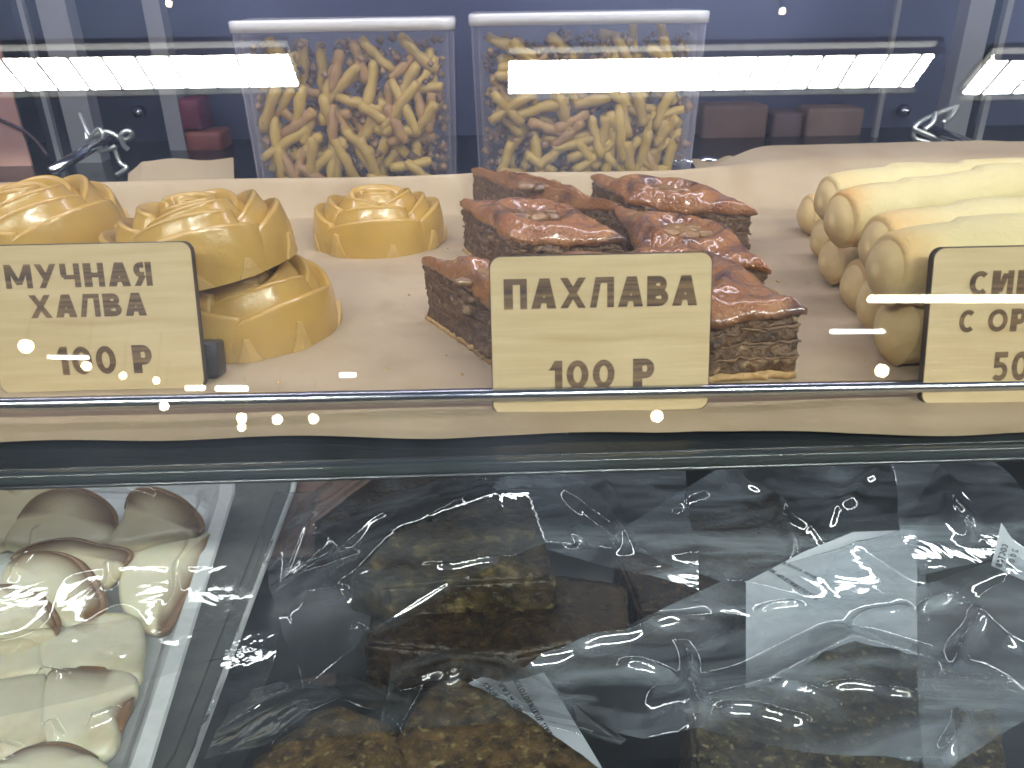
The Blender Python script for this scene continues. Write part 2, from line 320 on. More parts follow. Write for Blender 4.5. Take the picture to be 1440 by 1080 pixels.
# shelf
sy = at(720, 640, 0)[1]
sh = thing('display_shelf', 'dark glass display shelf covered with brown parchment', 'shelf', (0, .4, 0))
part('shelf_board', mesh('shelf_board', *bevbox(-.9, .9, sy-.4+.002, .525, -.0050, -.0012, .0008), m_dark), sh)
part('front_trim', mesh('front_trim', *bevbox(-.9, .9, sy-.4-.003, sy-.4+.0015, -.0052, -.0008, .001, 3), m_trim), sh)
tb = tube([(-.9, sy-.4-.0032, -.0052), (0, sy-.4-.0032, -.0052), (.9, sy-.4-.0032, -.0052)], .0008, 10)
part('edge_strip', mesh('edge_strip', *tb, m_steel), sh)
# chrome rail in front of the tags
ry = at(845, 580, 0)[1]+.0165*math.tan(math.radians(14))-.0034
p0, p1 = aty(0, 569, ry), aty(1440, 541, ry); k = (p1[2]-p0[2])/(p1[0]-p0[0])
rl = thing('chrome_rail', 'thin chrome rail running along the shelf in front of the price tags', 'rail', (0, ry, p0[2]-k*p0[0]))
part('rod', mesh('rod', *tube([(x, 0, k*x) for x in np.linspace(-.6, .6, 9)], .0027, 20), m_chrome), rl)
for x in (-.56, .56): part('rail_foot', mesh('rail_foot', *tube([(x, 0, k*x), (x, 0, -.012)], .002, 10), m_chrome), rl)
# parchment
fy = [at(u, vv, 0)[1] for u, vv in ((0, 627), (350, 619), (720, 619), (980, 608), (1200, 615), (1440, 615))]
fx = [at(u, vv, 0)[0] for u, vv in ((0, 627), (350, 619), (720, 619), (980, 608), (1200, 615), (1440, 615))]
BY, RH = .556, .026                                        # where the paper turns up over a low step
nu, nv = 150, 110; UU, VV = np.meshgrid(np.linspace(0, 1, nu), np.linspace(0, 1, nv)); X = -.62+1.12*UU
front = np.interp(X, fx, fy) + .0012*np.sin(X*70)
k1, k2 = .70, .80
sm = lambda t: np.clip(t, 0, 1)**2*(3-2*np.clip(t, 0, 1))
right = sm((X-.13)/.10)
Y = np.where(VV < k1, front+(BY-front)*VV/k1, np.where(VV < k2, BY+(.012+.035*right)*(VV-k1)/(k2-k1), BY+.012+.035*right+(.010+.034*right)*(VV-k2)/(1-k2)))
Z = np.where(VV < k1, 0, np.where(VV < k2, RH*sm((VV-k1)/(k2-k1)), RH+(.004*right-.004*(1-right))*(VV-k2)/(1-k2)))
Z = Z + .0006*snoise(np.stack([X*1.0, Y*1.5, 0*X], -1), 45, 3)*(VV > .02) + .0009*np.clip(snoise(np.stack([X, Y*.6, 0*X], -1), 90, 5)-.4, 0, 2)
cr = np.random.default_rng(77)
for _ in range(26):
    cx, cy, an, ln = cr.uniform(-.3, .4), cr.uniform(.26, .60), cr.normal(.1, .5), cr.uniform(.04, .16)
    s1 = (X-cx)*math.cos(an)+(Y-cy)*math.sin(an); d1 = -(X-cx)*math.sin(an)+(Y-cy)*math.cos(an)+.004*np.sin(s1*30)
    Z = Z + cr.choice([-1, 1])*cr.uniform(.0003, .0010)*np.exp(-(d1/cr.uniform(.003, .006))**2)*np.clip(1-np.abs(s1)/ln, 0, 1)*(Y < .55)
Z = Z + .0006
Z = Z - right*.002*sm((VV-.8)/.2) + .0006
solo('parchment_sheet', np.stack([X, Y, Z], -1).reshape(-1, 3), gridf(nu, nv), m_paper, 'creased brown baking parchment spread over the upper shelf under the pastries', 'parchment')
# curled second sheet behind
pts = []
nu, nv = 90, 14
xl, xr = aty(985, 220, .64)[0], aty(1310, 220, .64)[0]
V = []
for j in range(nv):
    for i in range(nu):
        x = xl+(xr-xl)*i/(nu-1); t = j/(nv-1)
        top = .022+.004*math.sin(x*75)+.003*math.sin(x*190+1)+(.012*max(0, (i/(nu-1)-.82)/.18)**1.5)
        V.append((x, .652+.016*t, .012+(aty(1100, 221, .665)[2]-.012-.026+top)*t))
solo('parchment_scrap', V, gridf(nu, nv), m_paper, 'wavy back edge of baking parchment curling up behind the nut rolls', 'parchment')
xl, xr = aty(178, 240, .66)[0], aty(330, 240, .66)[0]; V = []
zt = aty(200, 226, .66)[2]
for j in range(nv):
    for i in range(nu):
        x = xl+(xr-xl)*i/(nu-1); t = j/(nv-1); V.append((x, .652+.01*t, .002+(zt-.002+.001*math.sin(x*120)-.010*max(0, .15-i/(nu-1))/.15)*t))
solo('parchment_scrap', V, gridf(nu, nv), m_paper, 'small piece of baking parchment standing up left of the plastic tubs', 'parchment')
# ------------------------------------------------------------------ back of the case: posts, poster, packets, brackets
def post(u0, v0, u1, v1, wpx, y, name, m, label, cat, dep=.02, wb=None):
    a = aty(u0, v0, y); b = aty(u1, v1, y); w = wpx/F*y*.9
    zt, zb = .6, -.1; k = (a[0]-b[0])/(a[2]-b[2]); xa, xb = a[0]+k*(zt-a[2]), a[0]+k*(zb-a[2])
    xa = xb = (a[0]+b[0])/2
    V = []
    for z, x in ((zb, xb), (zt, xa)): V += [(x-w/2, y, z), (x+w/2, y, z), (x+w/2, y+dep, z), (x-w/2, y+dep, z)]
    return solo(name, V, [(0,3,2,1), (4,5,6,7), (0,1,5,4), (1,2,6,5), (2,3,7,6), (3,0,4,7)], m, label, cat, smooth=False)
m_dpost = mat('dark_post', (.03,.035,.05), .3)
post(75, 0, 120, 230, 40, .80, 'upright_post', m_post, 'wide pale upright post at the left behind the wire bracket', 'post')
post(38, 0, 82, 230, 36, .81, 'dark_upright', m_dpost, 'dark upright strip between the pink poster and the wide pale post', 'post')
post(33, 0, 78, 230, 7, .795, 'edge_strip', m_post, 'thin pale strip running down the dark upright at the left', 'strip', .006)
post(224, 0, 242, 230, 24, .86, 'upright_post', m_post, 'narrow pale upright post left of the plastic tubs', 'post')
post(1380, 0, 1340, 210, 36, .80, 'upright_post', m_post, 'wide pale upright post at the right behind the wire bracket', 'post')
post(1400, 0, 1360, 210, 16, .81, 'dark_upright', m_dpost, 'dark upright strip right of the wide pale right post', 'post')
post(1418, 0, 1378, 210, 9, .795, 'edge_strip', m_post, 'thin pale strip at the far right of the back wall', 'strip', .006)
post(1265, 0, 1229, 210, 7, .86, 'edge_strip', m_post, 'thin pale strip on the navy back wall right of the tubs', 'strip', .006)
# poster at left
ps = thing('pink_poster', 'pink poster with dark lettering and a curved line at the far left', 'poster', (0, .79, 0))
a, b = aty(-160, -60, .79), aty(52, 262, .79)
part('sheet', mesh('sheet', *box(a[0]-.1, b[0], 0, .003, b[2]-.05, a[2]+.1), m_pink, smooth=False), ps)
V, Fc = text('НИИ', .011); c = aty(10, 250, .79); part('lettering', mesh('lettering', V+np.array([c[0], -.0015, c[2]]), Fc, m_posterink, smooth=False), ps)
cv = [aty(u, vv, .7885)-np.array([0, .79, 0]) for u, vv in smooth_path([(-40, 150), (0, 168), (30, 182), (48, 196), (66, 218)], 6)]
part('curved_line', mesh('curved_line', *tube(cv, .0016, 8), m_posterink), ps)
# blurred packets behind
for nm, (u0, v0, u1, v1), c, lab in (('red_packet', (252, 138, 290, 182), (.22,.03,.06), 'small crimson packet standing left of the tubs at the back'), ('orange_packet', (262, 184, 318, 214), (.34,.10,.06), 'low orange packet under the crimson one left of the tubs'), ('orange_packet', (268, 217, 322, 228), (.62,.22,.05), 'thin bright orange packet just above the parchment left of the tubs')):
    a, b = aty(u0, v0, .87), aty(u1, v1, .87); mm = mat(nm, c, .4, tuple(x*.6 for x in c), 40)
    solo(nm, *bevbox(a[0], b[0], .86, .90, b[2], a[2], .004), mm, lab, 'packet')
for (u0, v0, u1, v1), c, lab in (((992, 150, 1078, 208), (.23,.15,.11), 'dim brown carton on the back ledge just right of the tubs'), ((1092, 160, 1128, 208), (.16,.11,.10), 'small dark brown carton between two wider ones at the back'), ((1140, 154, 1212, 208), (.25,.17,.125), 'dim tan carton on the back ledge left of the thin strip')):
    a, b = aty(u0, v0, .87), aty(u1, v1, .87); mm = mat('carton', c, .6, tuple(x*.7 for x in c), 25)
    solo('carton', *bevbox(a[0], b[0], .875, .915, b[2]-.03, a[2], .004), mm, lab, 'carton')
# chrome ledge at back right
a = aty(985, 224, .70); b = aty(1250, 216, .70)
lg = tube([(a[0]+(b[0]-a[0])*t, .70+.001*math.sin(t*60), a[2]-.002+.0012*math.sin(t*45)) for t in np.linspace(-.2, 1.05, 60)], .0035, 10)
solo('chrome_ledge', *lg, m_chrome, 'dented chrome bar behind the parchment edge right of the tubs', 'bar')
for u, vv, lab in ((195, 158, 'small round bolt on the navy panel above the left bracket'), (1272, 156, 'small round bolt on the navy panel beside the right bracket')):
    c = aty(u, vv, .925); V, Fc = [], []
    n = 14; prof = [(0, -.012), (.004, -.0112), (.0068, -.007), (.0072, 0)]
    V = [(c[0]+r*math.cos(q), .93+y, c[2]+r*math.sin(q)) for r, y in prof for q in [2*math.pi*i/n for i in range(n)]]
    solo('bolt', V, gridf(n, 4, True), m_chrome, lab, 'bolt')
def wirepath(pts, y): return [aty(u, vv, y+dy) for u, vv, dy in pts]
def bracket(rod, wires, label, y):
    base = aty(rod[0][0], rod[0][1], y); t = thing('shelf_bracket', label, 'bracket', base)
    q = [aty(u, vv, y+dy)-base for u, vv, dy in rod]
    part('support_rod', mesh('support_rod', *tube(q, .0042, 12), m_chrome), t)
    for w in wires:
        path = smooth_path([aty(u, vv, y+dy)-base for u, vv, dy in w], 6)
        part('wire_hook', mesh('wire_hook', *tube(path, .0021, 8), m_wire), t)
bracket([(150, 194, 0), (72, 242, -.08)], [[(112, 158, .01), (121, 180, 0), (130, 192, -.005), (150, 185, -.01), (175, 196, -.01), (186, 190, -.012), (180, 184, -.014), (170, 190, -.014), (174, 204, -.012), (180, 210, -.01)], [(122, 182, 0), (124, 198, -.005), (138, 182, -.008), (145, 190, -.01), (140, 212, -.006), (158, 208, -.006), (162, 205, -.006)], [(160, 205, -.004), (168, 228, -.004), (178, 236, -.006), (164, 246, -.006)]], 'bent chrome wire bracket with support rod at the left', .72)
bracket([(1310, 181, 0), (1412, 222, -.08), (1450, 240, -.11)], [[(1347, 148, .01), (1315, 161, 0), (1296, 170, -.008), (1286, 180, -.012), (1296, 186, -.012), (1314, 194, -.012), (1340, 212, -.008)], [(1286, 180, -.01), (1285, 193, -.01), (1295, 198, -.01), (1308, 200, -.01)], [(1347, 148, .01), (1340, 160, .004), (1333, 168, 0), (1326, 172, -.006)], [(1300, 182, -.012), (1312, 172, -.01), (1316, 158, -.004)]], 'bent chrome wire bracket with support rod at the right', .72)
# ------------------------------------------------------------------ price tags
def price_tag(label, ctr_px, foot_px, lines, w=.080, h=.058, holder=False, roll=0):
    b = at(foot_px[0], foot_px[1], 0.0008)
    t = thing('price_tag', label, 'price tag', b, 'wooden price tags along the rail', rot=(-math.radians(14), roll, 0))
    r = .004; c = []
    for cx, cz, a0 in ((w/2-r, r, -90), (w/2-r, h-r, 0), (-w/2+r, h-r, 90), (-w/2+r, r, 180)):
        for i in range(7):
            a = math.radians(a0+15*i); c.append((cx+r*math.cos(a), cz+r*math.sin(a)))
    n = len(c); e = .00035; cc = [(x*(1-2*e/w), h/2+(z-h/2)*(1-2*e/h)) for x, z in c]
    V = [(x, 0, z) for x, z in cc]+[(x, e, z) for x, z in c]+[(x, .0032, z) for x, z in c]
    Fc = [tuple(range(n))]+[(k*n+i, k*n+(i+1) % n, (k+1)*n+(i+1) % n, (k+1)*n+i) for k in (0, 1) for i in range(n)]+[tuple(range(2*n, 3*n))[::-1]]
    mi = [0]+[1]*(2*n)+[0]; me = mesh('board', V, Fc, [m_wood, m_burn], mi, smooth=False); fixn(me); part('board', me, t)
    for s_, hh, ww, xo, zo in lines:
        V, Fc = text(s_, hh, wid=ww); me = mesh('lettering', V+np.array([xo, 0, zo]), Fc, m_ink, smooth=False); part('lettering', me, t)
    if holder: part('holder_foot', mesh('holder_foot', *bevbox(w/2-.006, w/2+.0045, .0035, .014, .004, .018, .001), m_blk), t)
    return t
def row(s_, u0, u1, vt, vb, U0, U1, Vt, Vb, w=.08, h=.058):
    k = w/(U1-U0); kh = h/(Vb-Vt)
    return (s_, (vb-vt)*kh, (u1-u0)*k, ((u0+u1)/2-(U0+U1)/2)*k, (Vb-vb)*kh)
price_tag('wooden price tag reading ПАХЛАВА 100 Р behind the rail', None, (845, 580), [row('ПАХЛАВА', 712, 975, 397, 437, 693, 995, 367, 580), row('100 Р', 772, 918, 507, 546, 693, 995, 367, 580)], roll=0)
price_tag('wooden price tag reading МУЧНАЯ ХАЛВА 100 Р in front of the yellow roses', None, (146, 551), [row('МУЧНАЯ', 24, 226, 375, 407, -6, 284, 349, 551), row('ХАЛВА', 52, 213, 416, 447, -6, 284, 349, 551), row('100 Р', 78, 213, 487, 526, -6, 284, 349, 551)], holder=True)
price_tag('wooden price tag reading СИГАРЫ С ОРЕХОМ in front of the nut rolls', None, (1443, 566), [('СИГАРЫ', .0088, .052, 0, .0405), ('С ОРЕХОМ', .0084, .057, 0, .0270), ('50 Р', .011, .026, -.0015, .0085)])
# ------------------------------------------------------------------ halva roses
def rose_mesh(seed):
    """a low drum carrying overlapping rings of thick petals round a curled bud"""
    r = np.random.default_rng(seed); mm = .001
    prof = smooth_path([(.0002, 25.5), (8, 25), (17, 23), (25, 18.5), (31, 13), (35, 8), (37.2, 4), (38, 0)], 5)*mm; nq = 72
    V = [(p[0]*math.cos(q), p[0]*math.sin(q), p[1]) for p in prof for q in np.linspace(0, 2*math.pi, nq, endpoint=False)]
    n = len(prof); me = mesh('body', V, gridf(nq, n, True)+[tuple((n-1)*nq+i for i in range(nq)), tuple(range(nq))[::-1]], m_halva); fixn(me)
    pet = []
    #        count r_foot r_top z_top half-angle arch tilt tuck z_foot
    tiers = [(4, 40.2, 37.6, 23.0, 1.02, 9.0, 5.0, 1.5, 0), (4, 35.0, 29.0, 28.0, .98, 7.0, 4.6, 1.8, 8), (3, 27.0, 20.0, 30.6, 1.24, 5.5, 3.8, 2.0, 14), (2, 15.0, 11.6, 31.6, 1.75, 3.0, 2.6, 2.2, 20), (1, 6.4, 5.2, 31.0, 2.7, 1.0, 1.6, 1.6, 22)]
    for k, (cnt, rb, rt_, zt, hw, arch, tilt, tuck, zf) in enumerate(tiers):
        off = r.uniform(0, 6.28)
        for i in range(cnt):
            na = 44; V = []; q0 = off+2*math.pi*i/cnt+r.uniform(-.06, .06); dz = r.uniform(-.8, .8)
            th = (5.4, 4.8, 4.2, 3.4, 2.6)[k]; drop = (8, 7.5, 7, 6, 4.5)[k]
            for ia in range(na):
                a = -1+2*ia/(na-1); e = max(0., 1-abs(a)**7); z1 = zt+dz-arch*a*a+tilt*a; z1 = max(z1, zf+3)
                ra_ = rt_+tuck*a*.5; rb2 = rb+tuck*a*.5; f = (z1-zf)/(zt-zf); rtt = rb2+(ra_-rb2)*min(1, f); bl = 1.3*math.sin(math.pi*.5)
                sec = [(rb2, zf), (rb2*.5+rtt*.5+bl, zf*.5+z1*.5), (rtt+.75, z1-1.9), (rtt+.35, z1-.7), (rtt-.5, z1-.05), (rtt-1.5, z1-.15), (rtt-2.5, z1-.9), (rtt-th*.9, z1-2.9), (rtt-th*1.25, z1-drop)]
                sc = smooth_path(sec, 3)
                inset = (1-e)*2.2
                for x, z in sc:
                    x = max(.3, x-inset); q = q0+a*hw; V.append((x*mm*math.cos(q), x*mm*math.sin(q), z*mm))
            ns = len(sc); Fc = gridf(ns, na)+[tuple(range(ns))[::-1], tuple((na-1)*ns+j for j in range(ns))]
            m = mesh('petal', V, Fc, m_halva); fixn(m); pet.append(m)
    sp = []
    for i in range(9):
        q = 2*math.pi*(i+.5*r.uniform(.1, .9))/9; hh = r.uniform(8, 14)*mm; hw = r.uniform(.12, .19)
        pts = [(q-hw, .2*mm), (q-hw*.5, hh*.55), (q-.03, hh), (q+.03, hh*.96), (q+hw*.5, hh*.5), (q+hw, .2*mm), (q, .2*mm), (q, hh*.5)]
        V = [((41.0+(1.2 if j == 7 else 0 if j in (0, 5) else .7)-z/mm*.03)*mm*math.cos(qq), (41.0+(1.2 if j == 7 else 0 if j in (0, 5) else .7)-z/mm*.03)*mm*math.sin(qq), z) for j, (qq, z) in enumerate(pts)]
        V += [(x*.93, y*.93, z) for x, y, z in V[:7]]
        Fc = [(7, j, j+1) for j in range(6)]+[(7, 6, 0)]+[(j, 8+j, 8+(j+1) % 7, (j+1) % 7) for j in range(7)]+[tuple(range(8, 15))]
        m = mesh('sepal', V, Fc, m_halva2, smooth=False); fixn(m); sp.append(m)
    return me, sp, pet
ra, rb_ = rose_mesh(11), rose_mesh(5)
def rose(px, z, rotz, label, tilt=(0, 0), m=ra, sc=1.):
    c = at(px[0], px[1], z); t = thing('halva_rose', label, 'sweet', c, 'rose shaped flour halva pieces', rot=(tilt[0], tilt[1], rotz)); t.scale = (sc, sc, sc)
    part('body', m[0], t); [part('sepal', q, t) for q in m[1]]; [part('petal', q, t) for q in m[2]]; return t
rose((535, 338), .0010, .6, 'yellow rose shaped halva standing alone in the middle of the parchment', m=ra)
rose((352, 462), .0010, 2.0, 'yellow halva rose lying under another at the front, right of its tag', m=rb_, sc=1.02)
rose((292, 376), .031, 4.0, 'tilted yellow halva rose resting on the rose beside the left tag', tilt=(math.radians(7), math.radians(4)), m=ra, sc=1.0)
rose((60, 470), .0010, .3, 'yellow halva rose hidden behind the left price tag', m=rb_, sc=1.0)
rose((62, 352), .031, 5.2, 'yellow halva rose topmost at the far left above the tag', tilt=(math.radians(6), 0), m=rb_, sc=1.0)
# ------------------------------------------------------------------ baklava
def baklava(L, label, seed, a, b, ht=.0322, lift=.003, sag=.004, rot=0, z0=.0008):
    """a, b: the two sides of the slanted piece; L its left corner"""
    r = np.random.default_rng(seed); a = np.array(a); b = np.array(b); t = thing('baklava_piece', label, 'pastry', (L[0], L[1], z0), 'diamond pieces of glazed baklava'); t.rotation_euler = (0, 0, rot)
    def xy(s_, q): return s_[..., None]*a+q[..., None]*b
    n = 64; s_, q = np.meshgrid(np.linspace(0, 1, n), np.linspace(0, 1, n), indexing='ij')
    def warp(s_, q, z, amp):
        p = xy(s_, q); pp = np.concatenate([p, np.full(p.shape[:-1]+(1,), 0.)+np.asarray(z)[..., None]], -1)
        w = snoise(pp, 260, seed+1)*amp*.7; w2 = snoise(pp, 1100, seed+2)*amp*.7; c = .5*(a+b); d = p-c; d /= np.linalg.norm(d, axis=-1)[..., None]+1e-9
        pp[..., :2] += d*(w+w2)[..., None]; return pp
    edge = np.minimum(np.minimum(s_, 1-s_), np.minimum(q, 1-q))
    def topz(s_, q):
        du, dv = (s_-.5), (q-.5); rho = np.sqrt(du**2+dv**2+ .55*du*dv*2*.5)/.40
        edge = np.minimum(np.minimum(s_, 1-s_), np.minimum(q, 1-q))
        z = ht - .004*np.clip(1-edge/.10, 0, 1)**2 + .0045*np.exp(-((rho-.84)/.25)**2) - .0042*np.exp(-(rho/.55)**2)
        z += lift*np.clip(1-(s_+q)/.5, 0, 1)**1.3 + .4*lift*np.clip(((s_+q)-1.5)/.5, 0, 1)
        z -= sag*np.clip(1-np.abs(s_-1)/.5, 0, 1)*np.exp(-((q-.35)/.35)**2)
        p3 = np.concatenate([xy(s_, q), 0*s_[..., None]], -1)
        return z + .0007*snoise(p3, 300, seed+4) - .0003*np.abs(snoise(p3, 420, seed+5)) + .00018*snoise(p3, 1500, seed+7)
    zt = topz(s_, q)
    # crust: puffed top with its thickness
    th = .0024; ov = 1.006; so, qo = .5+(s_-.5)*ov, .5+(q-.5)*ov
    Pt = warp(so, qo, zt*0, .0006); Pt[..., 2] = zt; Pb = Pt.copy(); Pb[..., 2] -= th+.0006*snoise(Pt, 500, seed+6)
    ring = [(i, 0) for i in range(n)]+[(n-1, j) for j in range(1, n)]+[(i, n-1) for i in range(n-2, -1, -1)]+[(0, j) for j in range(n-2, 0, -1)]
    V = Pt.reshape(-1, 3).tolist(); o = len(V); V += [Pb[i, j].tolist() for i, j in ring]; m = len(ring); Fc = gridf(n, n)
    Fc += [(ring[k][0]*n+ring[k][1], o+k, o+(k+1) % m, ring[(k+1) % m][0]*n+ring[(k+1) % m][1]) for k in range(m)]+[tuple(range(o, o+m))[::-1]]
    me = mesh('top_crust', V, Fc, m_glaze); fixn(me); part('top_crust', me, t)
    # filling, with pastry sheets between its layers standing proud
    def slab(name, z0f, z1f, mt, amp, shrink, nz=7):
        V = []; 
        for k in range(nz):
            f = k/(nz-1)
            for i, j in ring:
                s1, q1 = .5+(s_[i, j]-.5)*shrink, .5+(q[i, j]-.5)*shrink; top = zt[i, j]-th+.0004
                z = top*(z0f+(z1f-z0f)*f); pp = warp(np.array([s1]), np.array([q1]), np.array([z]), amp)[0]; V.append((pp[0], pp[1], z+.0004*math.sin(i*1.3+j*.9+seed)))
        Fc = gridf(m, nz, True)+[tuple(range(m))[::-1], tuple((nz-1)*m+i for i in range(m))]
        me = mesh(name, V, Fc, mt); fixn(me); part(name, me, t)
    slab('bottom_crust', 0, .10, m_crust, .0012, 1.0, 3)
    lv = [.10, .33, .36, .56, .59, .80, .83, 1.0]
    for k in range(7): slab('pastry_layer' if k % 2 else 'nut_filling', lv[k], lv[k+1], m_layer if k % 2 else m_fill,   .0012 if k % 2 else .0016, .982 if k % 2 else .968, 3 if k % 2 else 7)
    # walnut pressed into the middle
    V, Fc = [], []
    for k in range(7):
        ang = k*2.4; rr = .0 if k == 0 else r.uniform(.005, .011); cs = .5*(a+b)+np.array([rr*1.3*math.cos(ang), rr*math.sin(ang)*.8]); rad = r.uniform(.0032, .0052)
        nU, nV = 14, 9; w = []
        for jj in range(nV):
            for ii in range(nU):
                ph, tt = 2*math.pi*ii/nU, math.pi*jj/(nV-1); e = 1+.20*math.sin(3*ph+k)*math.sin(tt)+.12*math.sin(7*tt+ph*2)
                w.append((cs[0]+rad*1.25*e*math.sin(tt)*math.cos(ph), cs[1]+rad*e*math.sin(tt)*math.sin(ph), ht-.0010+rad*.62*e*math.cos(tt)))
        o = len(V); V += w; Fc += [tuple(i+o for i in f) for f in gridf(nU, nV, True)]
    me = mesh('walnut', V, Fc, m_nut); fixn(me); part('walnut', me, t); return t
def bak(Lp, Fp, Rp, label, seed, z=.029, zb=0., **k):
    Lc, Fc_, Rc = at(*Lp, z+.003), at(*Fp, z-.004), at(*Rp, z-.001)
    baklava(Lc, label, seed, (Fc_-Lc)[:2]*1.07, (Rc-Fc_)[:2]*1.06, z0=.0008+zb, **k)
bak((662, 238), (735, 275), (862, 298), 'glazed baklava diamond at the back left of the heap', 21)
bak((830, 247), (880, 284), (1048, 298), 'glazed baklava diamond at the back right of the heap', 22)
bak((647, 282), (712, 336), (864, 336), 'glazed baklava diamond in the middle row, left', 23)
bak((863, 292), (895, 350), (1066, 378), 'glazed baklava diamond in the middle row, right', 24)
bak((593, 362), (698, 442), (800, 440), 'glazed baklava diamond at the front left, half behind its tag', 25)
bak((792, 356), (872, 452), (1108, 437), 'glazed baklava diamond at the front right, beside its tag', 26)
# crumbs
V, Fc = [], []
for i in range(150):
    if i < 60: c = np.array([rng.uniform(-.05, .15), rng.uniform(.30, .50), 0])
    else: c = np.array([rng.uniform(-.22, .24), rng.uniform(.25, .5), 0])
    rad = rng.uniform(.0003, .0012)*(1 if i % 7 else 1.8); o = len(V)
    for dx, dy, dz in ((1,0,0), (0,1,0), (-1,0,0), (0,-1,0), (0,0,1), (0,0,-.4)): V.append(tuple(c+rad*np.array([dx, dy, dz+.6])*rng.uniform(.6, 1.3, 3)))
    Fc += [(o+p, o+(p+1) % 4, o+4) for p in range(4)]+[(o+(p+1) % 4, o+p, o+5) for p in range(4)]
solo('crumbs', V, Fc, m_crust, 'scattered pastry crumbs on the parchment', 'crumbs', kind='stuff', smooth=False)
# ------------------------------------------------------------------ nut rolls
def roll_mesh(seed, L=.17, r0=.0145):
    r = np.random.default_rng(seed); nx, nq = 70, 44; X = np.r_[np.linspace(0, .006, 10), np.linspace(.0075, L, nx-10)]
    Q = np.linspace(0, 2*math.pi, nq, endpoint=False); XX, QQ = np.meshgrid(X, Q, indexing='ij')
    e = np.clip(XX/.006, 0, 1); prof = r0*(.84+.16*np.sqrt(np.clip(1-(1-e)**2, 0, 1)))*(.93+.07*np.clip(XX/.022, 0, 1))
    prof *= 1+.035*np.sin(XX*38+r.uniform(0, 6))+.02*np.sin(XX*95+r.uniform(0, 6))
    ph = (QQ/(2*math.pi)+XX/.042+r.uniform(0, 1)) % 1.0
    rad = prof+.0016*np.clip(1-ph/.9, 0, 1)*np.clip((XX-.004)/.01, 0, 1)-.0005
    p = np.stack([XX, np.cos(QQ)*rad, np.sin(QQ)*rad], -1); rad2 = 1+.02*snoise(p, 130, seed)[..., None]; p[..., 1:] *= rad2
    bake = np.clip(.75*np.exp(-XX/.022)*(.5+.5*snoise(p, 120, seed+1)) + .8*np.clip(-np.sin(QQ)-.35, 0, 1) + .25*snoise(p, 60, seed+2), 0, 1)
    V = p.reshape(-1, 3); Fc = gridf(nq, nx, True)+[tuple((nx-1)*nq+i for i in range(nq)), tuple(range(nq))[::-1]]
    me = mesh('roll', V, Fc, m_roll, attr={'bake': bake.reshape(-1)}); fixn(me)
    ox, oz = r.uniform(-.08, .08)*r0, r.uniform(-.10, -.06)*r0; V = []
    pf = [(0., -.0040), (.25, -.0038), (.45, -.0030), (.60, -.0017), (.70, -.0002), (.78, .0008), (.84, .0018)]
    for f, x in pf:
        for q in np.linspace(0, 2*math.pi, 32, endpoint=False):
            w = 1.; rr = f*r0*(1+.08*math.sin(2*q+seed)+.03*math.sin(3*q+seed*2)); V.append((x+.0006*math.sin(q*2+seed)*f, rr*math.cos(q)+ox*w, rr*math.sin(q)+oz*w))
    me2 = mesh('folded_end', V, gridf(32, len(pf), True)+[tuple(range(32))], m_rollend); fixn(me2)
    return me, me2
rm = [roll_mesh(40+i) for i in range(4)]
def nut_roll(px, z, i, label, yaw, tilt=0, sc=1.):
    c = at(px[0], px[1], z); t = thing('nut_roll', label, 'pastry roll', c, 'pale rolled nut pastries in a stack', rot=(i*1.3-.6 if 0 else 0, tilt, yaw)); t.scale = (sc,)*3
    m = rm[i % 4]; a = part('roll', m[0], t); b = part('folded_end', m[1], t); b.rotation_euler = ((i*1.7) % 1.4-.7, 0, 0)
Y0 = math.radians(8)
low = [((1252, 466), 'front'), ((1226, 428), 'second'), ((1200, 400), 'third'), ((1168, 366), 'fourth'), ((1154, 336), 'fifth'), ((1134, 300), 'rearmost')]
for i, (p, w) in enumerate(low): nut_roll(p, .0150, i, 'pale nut roll on the parchment, %s of the bottom row' % w, Y0+.02*math.sin(i*2), 0, (1.1, 1.0, .96, .95, .95, .95)[i])
topr = [((1246, 376), .043, 'frontmost'), ((1232, 344), .044, 'second from front'), ((1182, 308), .044, 'third from front'), ((1162, 279), .044, 'rearmost')]
for i, (p, z, w) in enumerate(topr): nut_roll(p, z, i+1, 'pale nut roll lying on the others, %s of the top row' % w, Y0+(.02, .05, .12, .02)[i], (0, 0, -.03, 0)[i], (1.12, 1.02, 1.05, 1.0)[i])
# ------------------------------------------------------------------ plastic tubs of sticks
def rrect(x0, x1, z0, z1, r, n=6):
    c = []
    for cx, cz, a0 in ((x1-r, z0+r, -90), (x1-r, z1-r, 0), (x0+r, z1-r, 90), (x0+r, z0+r, 180)):
        for i in range(n+1): a = math.radians(a0+90*i/n); c.append((cx+r*math.cos(a), cz+r*math.sin(a)))
    return c
stick_me = []
for i in range(10):
    L = random.uniform(.024, .044); bnd = random.uniform(-.002, .0022); n = 9
    p = [((k/(n-1)-.5)*L, bnd*(1-(2*k/(n-1)-1)**2), .0006*math.sin(k*1.9+i)) for k in range(n)]
    rr = [random.uniform(.0032, .0044)*(.8 if k in (0, n-1) else 1)*(1+.08*math.sin(k*1.3+i)) for k in range(n)]
    me = mesh('stick', *tube(p, rr, 9), m_stick2 if i % 5 == 4 else m_stick); fixn(me); stick_me.append(me)
